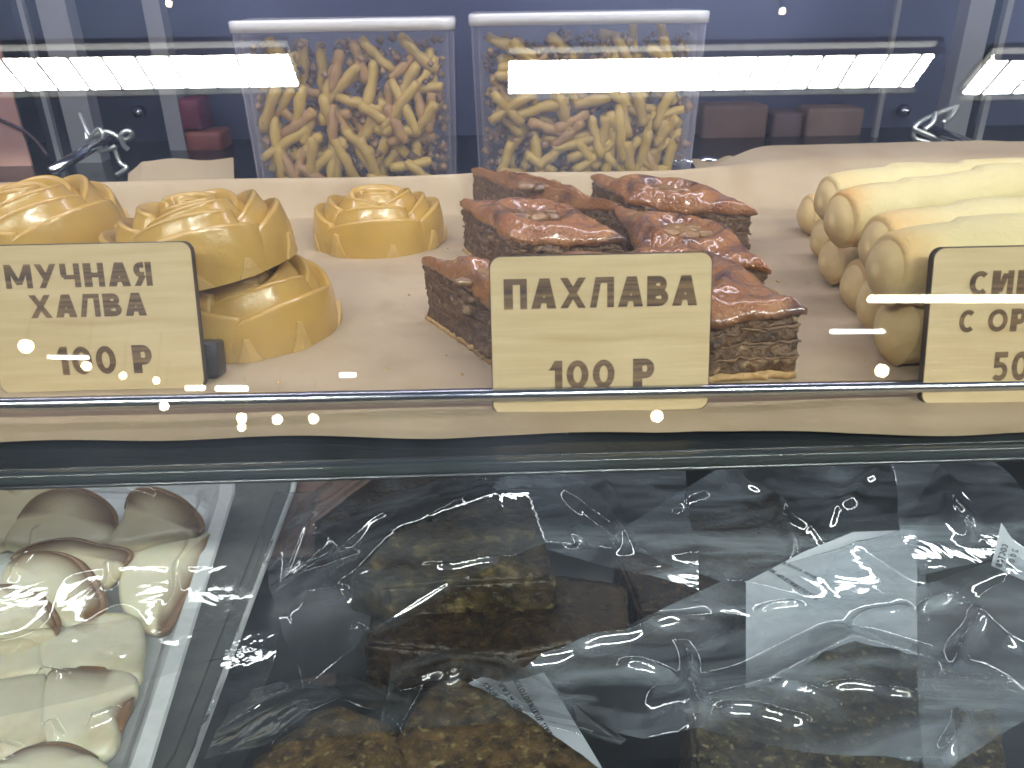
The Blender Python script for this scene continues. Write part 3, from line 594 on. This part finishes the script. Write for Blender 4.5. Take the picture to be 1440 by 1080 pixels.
def tub(u0, u1, vt, vb, side, label, seed):
    yf = .592; dep = .075; a, b = aty(u0, vt, yf), aty(u1, vb, yf); x0, x1, zt, zb = a[0], b[0], a[2], .004
    t = thing('plastic_tub', label, 'tub', ((x0+x1)/2, yf+dep/2, zb), 'clear plastic tubs standing at the back'); W_ = (x1-x0)/2; Hh = zt-zb
    r = random.Random(seed)
    V = []; lev = [(0, .93, .004), (.004, .945, .010), (.012, .95, .012), (Hh*.5, .968, .012), (Hh-.007, .985, .012)]
    for z, k, rr in lev:
        for x, y in rrect(-W_*k, W_*k, -dep/2*k, dep/2*k, rr): V.append((x, y, z))
    n = len(rrect(-1, 1, -1, 1, .1)); Fc = gridf(n, len(lev), True)+[tuple(range(n))[::-1]]
    part('tub_body', mesh('tub_body', V, Fc, f_box), t)
    V = []
    for z, k, rr in ((.002, .90, .012), (Hh*.5, .915, .015), (Hh-.008, .93, .015)):
        for x, y in rrect(-W_*k, W_*k, -dep/2*(k+.055), dep/2*(k+.05), rr): V.append((x, y, z))
    part('inner_wall', mesh('inner_wall', V, gridf(n, 3, True), f_inner), t)
    V = []; lev = [(Hh-.007, .985), (Hh-.0075, 1.0), (Hh-.001, 1.0), (Hh, .99)]
    for z, k in lev:
        for x, y in rrect(-W_*k, W_*k, -dep/2*k, dep/2*k, .012): V.append((x, y, z))
    part('lid', mesh('lid', V, gridf(n, 4, True)+[tuple(3*n+i for i in range(n))], f_lid), t)
    base = np.array([(x0+x1)/2, yf+dep/2, zb])
    g = 'yellow sticks in the %s tub' % side
    for k in range(111):
        lay = k % 3; f = (k//3)/37
        x = r.uniform(-.80, .80)*W_; z = .006+(Hh-.022)*((f*1.0+r.uniform(-.03, .03)) if lay else r.random()*.6); z = min(max(z, .006), Hh-.016)
        ang = r.gauss(math.pi/2, .75) if r.random() < .78 else r.uniform(0, 3.14)
        if z < .012: ang = r.gauss(0, .12)
        half = .02*abs(math.cos(ang)); x = min(max(x, -W_*.85+half), W_*.85-half)
        hz = .024*abs(math.sin(ang)); z = min(max(z, .005+hz*.9), Hh-.010-hz*.75)
        si = r.randrange(10); o = part('yellow_stick', stick_me[si]); o.location = base+np.array([x, -dep/2*.92+.004+lay*.0062+r.uniform(0, .003), z])
        o.rotation_euler = (r.uniform(0, 6), 0, 0); o.rotation_euler = (Matrix.Rotation(-ang, 3, 'Y') @ Matrix.Rotation(r.uniform(-.18, .18), 3, 'Z') @ Matrix.Rotation(r.uniform(0, 6.2), 3, 'X')).to_euler()
        tag(o, ('toasted brown stick among the yellow ones in the %s clear tub' if si % 5 == 4 else 'yellow stick among the others in the %s clear tub') % side, 'snack stick', g)
    V, Fc = [], []
    for k in range(850):
        c = np.array([r.uniform(-.88, .88)*W_, -dep/2*.9+.006+r.uniform(0, .03), 0]); c[2] = .004+(Hh-.018)*(r.random()**1.25)
        rad = r.uniform(.0018, .0046); o = len(V)
        for dx, dy, dz in ((1,0,0), (0,1,0), (-1,0,0), (0,-1,0), (0,0,1), (0,0,-1)): V.append(tuple(c+rad*np.array([dx*r.uniform(.6, 1.3), dy*r.uniform(.6, 1.3), dz*r.uniform(.6, 1.3)])))
        Fc += [(o+p, o+(p+1) % 4, o+4) for p in range(4)]+[(o+(p+1) % 4, o+p, o+5) for p in range(4)]
    V = np.array(V)+base; solo('nut_crumbs', V, Fc, m_crumb, 'brown nut crumbs packed between the sticks in the %s tub' % side, 'nuts', kind='stuff')
tub(314, 648, 30, 245, 'left', 'clear plastic tub of yellow sticks, left of the pair at the back', 3)
tub(658, 984, 20, 245, 'right', 'clear plastic tub of yellow sticks, right of the pair at the back', 4)
# ------------------------------------------------------------------ lower deck
def Z2(poly, ox, oy, k): return [(ox+x/k, oy+y/k) for x, y in poly]
struct('deck_liner', *box(-.30, -.03, .44, .62, LOW+.0005, LOW+.003), m_rose)
# foam trays
def tray(outer_px, z, dep, label, name='foam_tray', inset=.018, flat=.006, grey=False):
    o = [at(u, vv, z) for u, vv in outer_px]; c = sum(o)/len(o); t = thing(name, label, 'tray', (c[0], c[1], z-dep))
    O = np.array([[p[0]-c[0], p[1]-c[1]] for p in o]); 
    def sc(d):
        k = [np.linalg.norm(q) for q in O]; return np.array([q*(1-d/n) for q, n in zip(O, k)])
    lev = [(sc(.004), dep-.003), (sc(0), dep-.0015), (sc(.0015), dep), (sc(flat), dep), (sc(flat+.002), dep-.002), (sc(inset+.004), .006), (sc(inset+.008), .004)]
    n = len(O); V = [(x, y, z_) for L_, z_ in lev for x, y in L_]; Fc = gridf(n, len(lev), True)+[tuple((len(lev)-1)*n+i for i in range(n))]
    lo_ = [(sc(.004), dep-.003), (sc(inset+.004), 0)]; b0 = len(V); V += [(x, y, z_) for L_, z_ in lo_ for x, y in L_]
    Fc += [tuple(b0+i for i in f) for f in gridf(n, 2, True)]+[tuple(b0+n+i for i in range(n))]
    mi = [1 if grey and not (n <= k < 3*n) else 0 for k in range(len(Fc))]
    me = mesh('tray_body', V, Fc, [m_white, m_foam_shade], mi, smooth=False); fixn(me); part('tray_body', me, t); return t
def dens(px, n=6):
    out = []
    for i in range(len(px)):
        a, b = np.array(px[i]), np.array(px[(i+1) % len(px)])
        for k in range(n): out.append(tuple(a+(b-a)*k/n))
    return out
ZT = -.160
tray([(-330, 655), (300, 655), (330, 668), (330, 690), (205, 1100), (185, 1130), (160, 1140), (-700, 1140), (-720, 1100)], ZT, .016, 'white foam tray holding the smoked white fish slices', inset=.020, flat=.013)
tray([(-260, 640), (390, 640), (418, 660), (416, 684), (262, 1100), (240, 1130), (210, 1140), (-600, 1140)], ZT-.026, .010, 'white foam tray beneath the fish tray, its shaded inside coloured grey', flat=.005, grey=True)
def fish(poly, z, th, label, mt, brown=None, k=2.4545, tz=0., seedv=1):
    px = smooth_path(Z2(poly, 0, 640, k), 5, True); p = np.array([at(u, vv, z) for u, vv in px]); c = p.mean(0); n = len(p)
    rings = [(1.0, -th), (1.015, -th*.5), (1.0, -.0012), (.97, 0), (.90, .0011), (.75, .0018), (.5, .0022), (.25, .0024), (.05, .0024)]
    V = []; E = []
    bi = np.zeros(n)
    if brown is not None:
        for i in range(n):
            f = i/n
            for a0, a1 in brown:
                if a0 <= f <= a1: bi[i] = min(1, min((f-a0), (a1-f))/.03+.3)
    for ri, (s_, dz) in enumerate(rings):
        for i in range(n):
            q = c+(p[i]-c)*s_; nz = .0009*float(snoise(np.array([[q[0], q[1], seedv]]), 110, seedv)[0])
            V.append((q[0], q[1], z+dz+nz*(1 if ri > 2 else .4)+tz*(q[1]-c[1])))
            E.append(min(1, bi[i]*1.2)*((1, 1, 1, 1, .97, .85, .5, .2, .1) if mt is m_olive else (1, 1, 1, 1, .95, .62, .25, .05, 0))[ri])
    V = np.array(V); t = thing('fish_slice', label, 'fish slice', (c[0], c[1], z-th), 'smoked fish slices on the foam tray'); off = np.array([c[0], c[1], z-th])
    me = mesh('flesh', V-off, gridf(n, len(rings), True)+[tuple((len(rings)-1)*n+i for i in range(n)), tuple(range(n))[::-1]], mt, attr={'edge': E}); fixn(me); part('flesh', me, t)
    if brown:
        for a0, a1 in brown:
            idx = [i for i in range(n) if a0 <= i/n <= a1]
            if len(idx) > 3:
                pth = [c+(p[i]-c)*1.0+np.array([0, 0, -.0018]) for i in idx]; pth = [q+np.array([0, 0, tz*(q[1]-c[1])])-off for q in pth]
                part('skin_edge', mesh('skin_edge', *tube(pth, [.0011+.0016*math.sin(math.pi*k_/(len(pth)-1)) for k_ in range(len(pth))], 8), m_skin), t)
zf = ZT+.001
fish([(-60,120), (20,120), (60,90), (130,60), (200,90), (120,200), (40,290), (-60,300)], zf-.002, .006, 'crumpled brownish fish slice at the far upper left of the tray', m_olive, [(.1, .45)], seedv=2)
fish([(20,300), (60,215), (130,140), (240,115), (330,140), (395,205), (370,300), (200,320)], zf+.001, .006, 'olive smoked fish slice at the back left of the tray', m_olive, [(.12, .70)], seedv=3)
fish([(370,300), (420,210), (450,130), (520,112), (620,150), (690,220), (680,265), (560,290), (450,315)], zf+.003, .008, 'smoked fish slice with a thick dark brown top at the back right', m_olive, [(.15, .68)], seedv=4)
fish([(410,430), (440,340), (560,292), (725,260), (730,290), (690,400), (620,520), (570,592), (500,590), (420,520)], zf-.002, .006, 'pale fish slice with one brown edge along the tray rim', m_fish, [(.33, .75)], seedv=5)
fish([(40,350), (120,305), (240,290), (330,310), (445,330), (420,380), (350,440), (250,400), (120,390)], zf+.003, .006, 'flat brown edged fish slice behind the round one', m_olive, [(0, .55)], seedv=6)
fish([(0,420), (60,350), (160,335), (260,360), (330,440), (355,520), (300,560), (200,585), (120,520), (40,470)], zf+.005, .007, 'round white fish slice with a curved brown rim', m_fish, [(.05, .62)], seedv=7)
fish([(-60,450), (0,445), (80,455), (140,490), (195,570), (180,610), (80,625), (-60,610)], zf+.007, .007, 'small rounded fish slice with brown rim at the left edge', m_fish, [(.08, .62)], seedv=8)
fish([(-80,600), (-20,595), (60,610), (120,630), (80,660), (-80,670)], zf+.004, .006, 'narrow brown fish slice between the round and white ones', m_olive, [(.05, .5)], seedv=9)
fish([(-120,660), (0,650), (130,625), (150,700), (150,745), (0,768), (-120,770)], zf-.001, .007, 'white fish slice cut off by the left edge, upper one', m_fish, None, seedv=10)
fish([(140,640), (220,590), (350,548), (470,558), (495,620), (490,690), (470,762), (330,740), (160,748)], zf+.001, .007, 'large white fish slice in the middle of the tray', m_fish, [(.1, .22)], seedv=11)
fish([(-120,780), (0,770), (150,750), (165,850), (150,980), (60,1030), (-120,1040)], zf+.001, .007, 'white fish slice cut off by the left edge, lower one', m_fish, None, seedv=12)
fish([(165,752), (330,735), (440,740), (472,790), (420,900), (390,1000), (300,1040), (160,990)], zf+.002, .007, 'large white fish slice near the bottom right of the tray', m_fish, [(.0, .2), (.42, .55)], seedv=13)
fish([(-80,1100), (0,1060), (100,1015), (220,1000), (330,1040), (390,1100), (300,1200), (0,1200)], zf+.004, .007, 'white fish slice with brown upper rim at the bottom', m_fish, [(.05, .5)], seedv=14)
# pressed blocks
BL = []
def block(px, zt, zb, label, mt, seed, tilt=(0, 0), b=.0018):
    p = [at(u, vv, zt) for u, vv in px]; c = sum(p)/len(p); bm = bmesh.new()
    def zz(q): return zt+tilt[0]*(q[0]-c[0])+tilt[1]*(q[1]-c[1])
    tv = [bm.verts.new((q[0]-c[0], q[1]-c[1], zz(q)-zb)) for q in p]; bv = [bm.verts.new(((q[0]-c[0])*1.03, (q[1]-c[1])*1.03, 0)) for q in p]; n = len(p)
    bm.faces.new(tv); bm.faces.new(bv[::-1])
    for i in range(n): bm.faces.new((tv[i], bv[i], bv[(i+1) % n], tv[(i+1) % n]))
    bmesh.ops.recalc_face_normals(bm, faces=bm.faces)
    bmesh.ops.bevel(bm, geom=bm.edges[:], offset=b, segments=2, affect='EDGES')
    bmesh.ops.triangulate(bm, faces=bm.faces[:])
    for _ in range(5):
        es = [e for e in bm.edges if e.calc_length() > .0055]
        if not es: break
        bmesh.ops.subdivide_edges(bm, edges=es, cuts=1, use_grid_fill=True); bmesh.ops.triangulate(bm, faces=[f for f in bm.faces if len(f.verts) > 3])
    bm.normal_update(); P_ = np.array([tuple(w.co) for w in bm.verts]); N_ = np.array([tuple(w.normal) for w in bm.verts])
    d = .0006*snoise(P_, 130, seed)+.0008*np.abs(snoise(P_, 480, seed+1)); P_ = P_+N_*d[:, None]
    P_[:, 2] = np.maximum(P_[:, 2], 0)
    for w, q in zip(bm.verts, P_): w.co = q
    me = bpy.data.meshes.new('pressed_block'); bm.to_mesh(me); bm.free(); me.materials.append(mt); me.polygons.foreach_set('use_smooth', [True]*len(me.polygons))
    o = part('pressed_block', me); o.location = (c[0], c[1], zb); tag(o, label, 'sweet block', 'dark pressed fruit and nut blocks in bags')
    BL.append(([(q[0], q[1]) for q in p], zt, c, tilt)); return o
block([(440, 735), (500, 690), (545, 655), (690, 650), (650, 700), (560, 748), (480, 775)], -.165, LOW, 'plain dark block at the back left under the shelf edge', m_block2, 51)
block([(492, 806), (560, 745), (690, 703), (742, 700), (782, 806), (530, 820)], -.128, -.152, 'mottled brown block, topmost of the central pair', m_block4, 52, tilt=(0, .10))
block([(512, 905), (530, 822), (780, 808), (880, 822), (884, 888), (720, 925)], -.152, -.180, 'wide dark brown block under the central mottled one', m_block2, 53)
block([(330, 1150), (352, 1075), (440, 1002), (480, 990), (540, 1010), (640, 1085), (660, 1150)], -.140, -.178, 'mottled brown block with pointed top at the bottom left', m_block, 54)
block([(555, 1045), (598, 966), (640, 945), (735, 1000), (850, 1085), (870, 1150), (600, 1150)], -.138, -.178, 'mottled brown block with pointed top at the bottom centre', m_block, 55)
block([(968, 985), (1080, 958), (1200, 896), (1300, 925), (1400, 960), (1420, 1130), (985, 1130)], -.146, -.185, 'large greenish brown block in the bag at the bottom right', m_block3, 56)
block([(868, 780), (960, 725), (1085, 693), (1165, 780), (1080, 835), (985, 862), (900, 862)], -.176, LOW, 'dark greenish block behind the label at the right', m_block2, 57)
# paper labels
def label_sheet(px, z, label, lines, along, size, flip=True, tilt=0):
    p = np.array([at(u, vv, z) for u, vv in px]); c = p.mean(0); t = thing('paper_label', label, 'label', c)
    n = len(p); V = [(q-c+np.array([0, 0, tilt*(q[1]-c[1])])) for q in p]+[(q-c+np.array([0, 0, tilt*(q[1]-c[1])-.0002])) for q in p]
    me = mesh('sheet', V, [tuple(range(n)), tuple(range(n, 2*n))[::-1]]+[(i, n+i, n+(i+1) % n, (i+1) % n) for i in range(n)], m_label, smooth=False); fixn(me); part('sheet', me, t)
    for s_, (u0, v0), (u1, v1), hh in lines:
        a, b = at(u0, v0, z), at(u1, v1, z); w = np.linalg.norm((b-a)[:2]); V, Fc = text(s_, hh, wid=w); V = np.asarray(V)
        ex = (b-a)/np.linalg.norm(b-a); ez = np.cross([0, 0, 1.], ex)
        if flip: V[:, 2] *= -1
        W3 = np.array([(a+b)/2-c+ex*q[0]+ez*q[2]+np.array([0, 0, .0004-q[1]*.5]) for q in V]); W3[:, 2] += tilt*W3[:, 1]
        part('print', mesh('print', W3, Fc, m_print, smooth=False), t)
label_sheet([(1049, 818), (1130, 776), (1200, 748), (1290, 745), (1290, 1000), (1049, 1000)], -.1635, 'white maker label seen in reverse inside the right bag', [('ИЗГОТОВИТЕЛЬ: ИП', (1147, 845), (1078, 802), .0032), ('ИНН 0500 И', (1146, 815), (1098, 792), .0028)], None, 0, True)
label_sheet([(655, 962), (700, 942), (755, 930), (790, 985), (850, 1085), (800, 1085), (735, 1030)], -.166, 'white label corner between the bottom block and the right bag', [('ИЗГОТОВИТЕЛЬ ЛАВА', (728, 955), (782, 1040), .0030), ('ДАТА 00', (706, 960), (735, 1000), .0026), ('СРОК 00', (685, 960), (712, 992), .0026)], None, 0, True)
label_sheet([(1408, 735), (1425, 760), (1470, 790), (1470, 830), (1405, 800), (1394, 795)], -.130, 'small white label corner at the right edge', [('СОСТАВ', (1418, 768), (1408, 800), .003), ('2 0 0 5', (1432, 775), (1424, 800), .003)], None, 0, True)
# bags
def bag(quad, name_label, mt, seed, base, blocks, nu=170, nv=140, wr=.0024, lift=.002, slope=.55, folds=(), zlo=None, edge_drop=.0):
    """a sheet of film draped over the blocks it holds"""
    q = [at(u, vv, base) for u, vv in quad]; side = smooth_path(q, 1, True) if 0 else q
    U, Vv = np.meshgrid(np.linspace(0, 1, nu), np.linspace(0, 1, nv))
    p = (1-U)[..., None]*(1-Vv)[..., None]*q[0]+U[..., None]*(1-Vv)[..., None]*q[1]+U[..., None]*Vv[..., None]*q[2]+(1-U)[..., None]*Vv[..., None]*q[3]
    wob = snoise(np.stack([p[..., 0], p[..., 1], 0*U], -1), 70, seed+9)*.0045*(np.minimum(np.minimum(U, 1-U), np.minimum(Vv, 1-Vv)) < .001)
    x, y = p[..., 0]+wob, p[..., 1]+wob; z = np.full(x.shape, base if zlo is None else zlo)
    for bi in blocks:
        poly, zt, c, tl = BL[bi]; d = distpoly(x, y, poly); top = zt+tl[0]*(x-c[0])+tl[1]*(y-c[1])+lift
        z = np.maximum(z, top-slope*np.maximum(d, 0)-.0*d)
    for _ in range(5):
        z[1:-1, 1:-1] = (z[:-2, 1:-1]+z[2:, 1:-1]+z[1:-1, :-2]+z[1:-1, 2:]+4*z[1:-1, 1:-1])/8
    for bi in blocks:
        poly, zt, c, tl = BL[bi]; d = distpoly(x, y, poly); top = zt+tl[0]*(x-c[0])+tl[1]*(y-c[1])+lift*.9
        z = np.where(d < .001, np.maximum(z, top), z)
    P3 = np.stack([x, y, 0*x], -1); r = np.random.default_rng(seed)
    w = 1-np.abs(snoise(P3, 75, seed)); w2 = 1-np.abs(snoise(P3*np.array([1, .5, 1]), 170, seed+1)); z = z+wr*(np.clip(w, 0, 1)**3*np.clip(snoise(P3, 40, seed+3)+.25, 0, 1)+.30*np.clip(w2, 0, 1)**4*np.clip(snoise(P3, 50, seed+4)-.1, 0, 1))
    for (u0, v0, u1, v1, amp, wd) in folds:           # pulled creases
        a, b = at(u0, v0, base), at(u1, v1, base); e = (b-a)[:2]; L = np.linalg.norm(e); e /= L
        s_ = (x-a[0])*e[0]+(y-a[1])*e[1]; d = (x-a[0])*-e[1]+(y-a[1])*e[0]+.0015*np.sin(s_*160+seed)
        z = z+amp*np.exp(-(d/wd)**2)*np.clip(s_/(.2*L), 0, 1)*np.clip((L-s_)/(.2*L), 0, 1)
    V = np.stack([x, y, z], -1).reshape(-1, 3); return solo('plastic_bag', V, gridf(nu, nv), mt, name_label, 'bag', 'clear plastic bags on the lower deck')
bag([(425, 665), (690, 640), (720, 760), (400, 850)], 'clear bag round the plain dark block at the back left', f_bag, 61, LOW+.004, [0], folds=[(440, 760, 560, 690, .003, .003)])
bag([(380, 800), (760, 655), (900, 812), (430, 1010)], 'clear bag wrapped round the central mottled blocks', f_bag, 62, -.178, [1, 2], folds=[(420, 850, 520, 870, .005, .002), (430, 905, 510, 935, .005, .003), (480, 860, 560, 790, .004, .003), (790, 770, 880, 812, .005, .003), (800, 830, 880, 880, .004, .002), (600, 900, 740, 890, .004, .002), (500, 960, 590, 990, .005, .003), (740, 720, 820, 800, .004, .003)])
bag([(690, 640), (960, 640), (980, 850), (770, 790)], 'empty crumpled bag mouth behind the central blocks', f_bag2, 63, -.160, [], zlo=-.150, folds=[(800, 790, 825, 700, .005, .003), (850, 690, 880, 800, .005, .004)])
bag([(850, 760), (1040, 640), (1330, 640), (1180, 880)], 'clear bag over the dark greenish block at the back right', f_bag2, 64, -.170, [6], folds=[(940, 720, 1000, 690, .004, .003), (1090, 690, 1120, 790, .005, .003), (1000, 640, 1180, 780, .004, .004), (1160, 740, 1240, 650, .005, .005)])
bag([(640, 985), (1050, 808), (1300, 735), (1330, 1110)], 'large clear bag holding the greenish block and the label', f_bag2, 65, -.155, [5], wr=.0018, folds=[(690, 950, 1000, 860, .006, .004), (960, 900, 985, 1060, .006, .003), (870, 930, 960, 960, .005, .003), (1060, 860, 1130, 850, .004, .002), (1190, 880, 1280, 850, .004, .003), (1000, 1020, 1140, 1040, .005, .003), (1080, 980, 1180, 1020, .004, .002), (1150, 990, 1290, 1000, .004, .002)])
bag([(1290, 828), (1430, 790), (1620, 900), (1300, 1110)], 'flat front bag with a pressed seal at the lower right', f_bag2, 66, -.128, [], zlo=-.126, wr=.0020, folds=[(1330, 850, 1440, 930, .006, .003), (1290, 870, 1345, 840, .005, .002), (1370, 870, 1340, 950, .006, .003), (1350, 1000, 1335, 1080, .005, .003)])
bag([(1240, 650), (1345, 645), (1500, 780), (1290, 830)], 'rear bag corner at the right with cloudy film', f_bag2, 67, -.150, [], zlo=-.140, wr=.002, folds=[(1290, 650, 1370, 790, .006, .006), (1320, 720, 1360, 790, .005, .003)])
bag([(330, 1010), (470, 985), (700, 1110), (300, 1130)], 'clear bag over the pointed block at the bottom left', f_bag, 68, -.180, [3], folds=[(350, 1010, 420, 1010, .005, .003)])
bag([(560, 960), (650, 930), (880, 1110), (540, 1120)], 'clear bag over the pointed block at the bottom centre', f_bag, 69, -.180, [4], wr=.003, folds=[(560, 1040, 640, 1050, .004, .002), (630, 1060, 670, 1030, .004, .002)])
bag([(-220, 640), (430, 650), (325, 930), (-420, 1110)], 'clear wrapping over the tray of fish slices, rear part', f_wrap, 70, ZT+.009, [], nu=220, zlo=ZT+.0105, wr=.0010, folds=[(60, 740, 20, 820, .004, .002), (150, 830, 160, 790, .004, .002), (180, 680, 220, 700, .004, .002), (290, 690, 240, 860, .005, .003)])
bag([(-420, 930), (335, 860), (300, 1100), (-460, 1190)], 'clear wrapping over the tray of fish slices, front part', f_wrap, 71, ZT+.009, [], nu=220, zlo=ZT+.0105, wr=.0010, folds=[(125, 1020, 170, 1010, .006, .003), (60, 945, 90, 960, .005, .002), (0, 1050, 20, 1070, .005, .003), (75, 1015, 80, 1050, .004, .002)])
bag([(395, 690), (450, 690), (330, 1110), (250, 1110)], 'loose film edge hanging right of the fish tray', f_bag, 72, -.182, [], zlo=-.182, wr=.0012)
# pressed seal on the front bag
sp = [at(u, vv, -.1235) for u, vv in ((1288, 946), (1420, 950), (1436, 985), (1290, 985))]; nu, nv = 60, 12
V = [((1-i/(nu-1))*(1-j/(nv-1))*sp[0]+(i/(nu-1))*(1-j/(nv-1))*sp[1]+(i/(nu-1))*(j/(nv-1))*sp[2]+(1-i/(nu-1))*(j/(nv-1))*sp[3])+np.array([0, 0, .0012+.0004*((i+j) % 2)]) for j in range(nv) for i in range(nu)]
solo('bag_seal', V, gridf(nu, nv), f_seal, 'ribbed heat seal strip across the flat front bag', 'seal')
# ------------------------------------------------------------------ market lamps behind the viewer, mirrored in the front glass
gn = np.array([0, -math.cos(GT), math.sin(GT)])
def mirrored(u, vv, zc):
    d = ray(u, vv); g0 = np.array([0, glass_y(0), 0]); t = ((g0-CAM)@gn)/(d@gn); p = CAM+d*t; r = d-2*(d@gn)*gn; return p+r*((zc-p[2])/r[2])
ZL = 1.45
def ceiling_lamp(ul, ur, label):
    a, b, c, d = mirrored(ul, 128, ZL), mirrored(ur, 134, ZL), mirrored(ur, 88, ZL), mirrored(ul, 82, ZL); c0 = (a+b+c+d)/4
    L = (b[0]-a[0]); y0, y1 = min(a[1], b[1], c[1], d[1]), max(a[1], b[1], c[1], d[1]); w = (y1-y0)*.85
    t = thing('ceiling_lamp', label, 'lamp', c0, 'louvred strip lamps hanging over the aisle')
    part('housing', mesh('housing', *box(-L/2-.01, L/2+.01, -w/2-.012, w/2+.012, .034, .05), m_blk, smooth=False), t)
    part('added_uplight', mesh('added_uplight', *box(-L/2, L/2, -w*.35, w*.35, .051, .054), e_up, smooth=False), t)  # added glow on the housing top brightens the ceiling mirrored in the glass
    for side in (-1, 1): part('side_rail', mesh('side_rail', *box(-L/2-.01, L/2+.01, side*(w/2+.007)-.005, side*(w/2+.007)+.005, -.002, .014), m_housing, smooth=False), t)
    for k, (yy, ww) in enumerate(((-.44, .075), (-.31, .06), (-.19, .04), (0.0, .20), (.19, .04), (.30, .05), (.43, .08))): part('light_tube', mesh('light_tube', *box(-L/2, L/2, w*(yy-ww/2), w*(yy+ww/2), .016, .026), e_tube, smooth=False), t)
    n = int(L/.085)
    bl = mesh('cross_blade', *box(-.0014, .0014, -w/2, w/2, .003, .013), m_louvre, smooth=False)
    for k in range(n): o = part('cross_blade', bl, t); o.location = (-L/2+L*(k+.5)/n, 0, 0)
ceiling_lamp(-190, 405, 'left louvred strip lamp over the aisle, mirrored at the left of the glass')
ceiling_lamp(725, 1288, 'middle louvred strip lamp over the aisle, mirrored right of centre')
ceiling_lamp(1395, 1990, 'right louvred strip lamp over the aisle, mirrored at the right edge')
def ball(c, r, m, nm, lab, g):
    n, k = 16, 10; V = [(c[0]+r*math.sin(math.pi*j/(k-1))*math.cos(2*math.pi*i/n), c[1]+r*math.sin(math.pi*j/(k-1))*math.sin(2*math.pi*i/n), c[2]+r*math.cos(math.pi*j/(k-1))) for j in range(k) for i in range(n)]
    t = thing(nm, lab, 'lamp', c, g); part('globe', mesh('globe', np.array(V)-c, gridf(n, k, True), m), t)
    part('cap', mesh('cap', *tube([(0, 0, r*.8), (0, 0, r*1.8)], r*.45, 12), m_blk), t); part('cord', mesh('cord', *tube([(0, 0, r*1.7), (0, 0, 1.75-c[2])], .003, 6), m_blk), t)
ZS = 1.45
for u, vv, pr in ((37, 487, 10), (122, 515, 7), (340, 588, 8), (340, 601, 6), (390, 590, 8), (441, 589, 8), (924, 585, 10), (1240, 521, 10), (231, 571, 7), (173, 528, 5), (220, 535, 5), (238, 5, 5), (1100, 16, 5)):
    c = mirrored(u, vv, ZS); dd = np.linalg.norm(c-CAM); ball(c, .85*pr*dd/F, e_warm, 'pendant_lamp', 'small warm pendant lamp far down the aisle behind the viewer', 'warm pendant lamps down the aisle')
def far_strip(u0, v0, u1, v1, px, m, lab):
    a, b = mirrored(u0, v0, ZS), mirrored(u1, v1, ZS); w = px/F*np.linalg.norm(a-CAM)
    t = thing('tube_lamp', lab, 'lamp', (a+b)/2); c = (a+b)/2; h = (b-a)/2
    part('tube', mesh('tube', *tube([-h, h*0, h], w/2, 10), m), t); part('tray', mesh('tray', *tube([-h*1.02+np.array([0, 0, w*.7]), h*1.02+np.array([0, 0, w*.7])], w*.5, 6), m_housing), t)
far_strip(1222, 420, 1440, 420, 11, e_strip2, 'bright tube lamp far behind the viewer, mirrored over the nut rolls')
far_strip(1168, 466, 1243, 466, 6, e_strip, 'short tube lamp far behind the viewer, mirrored beside the front nut roll')
far_strip(304, 546, 348, 546, 8, e_strip, 'short tube lamp mirrored right of the left price tag')
far_strip(262, 546, 288, 545, 7, e_strip2, 'short tube lamp mirrored on the corner of the left price tag')
far_strip(68, 502, 125, 503, 5, e_strip, 'thin tube lamp mirrored across the left price tag')
far_strip(478, 527, 500, 527, 7, e_strip, 'short tube lamp mirrored left of the central price tag')
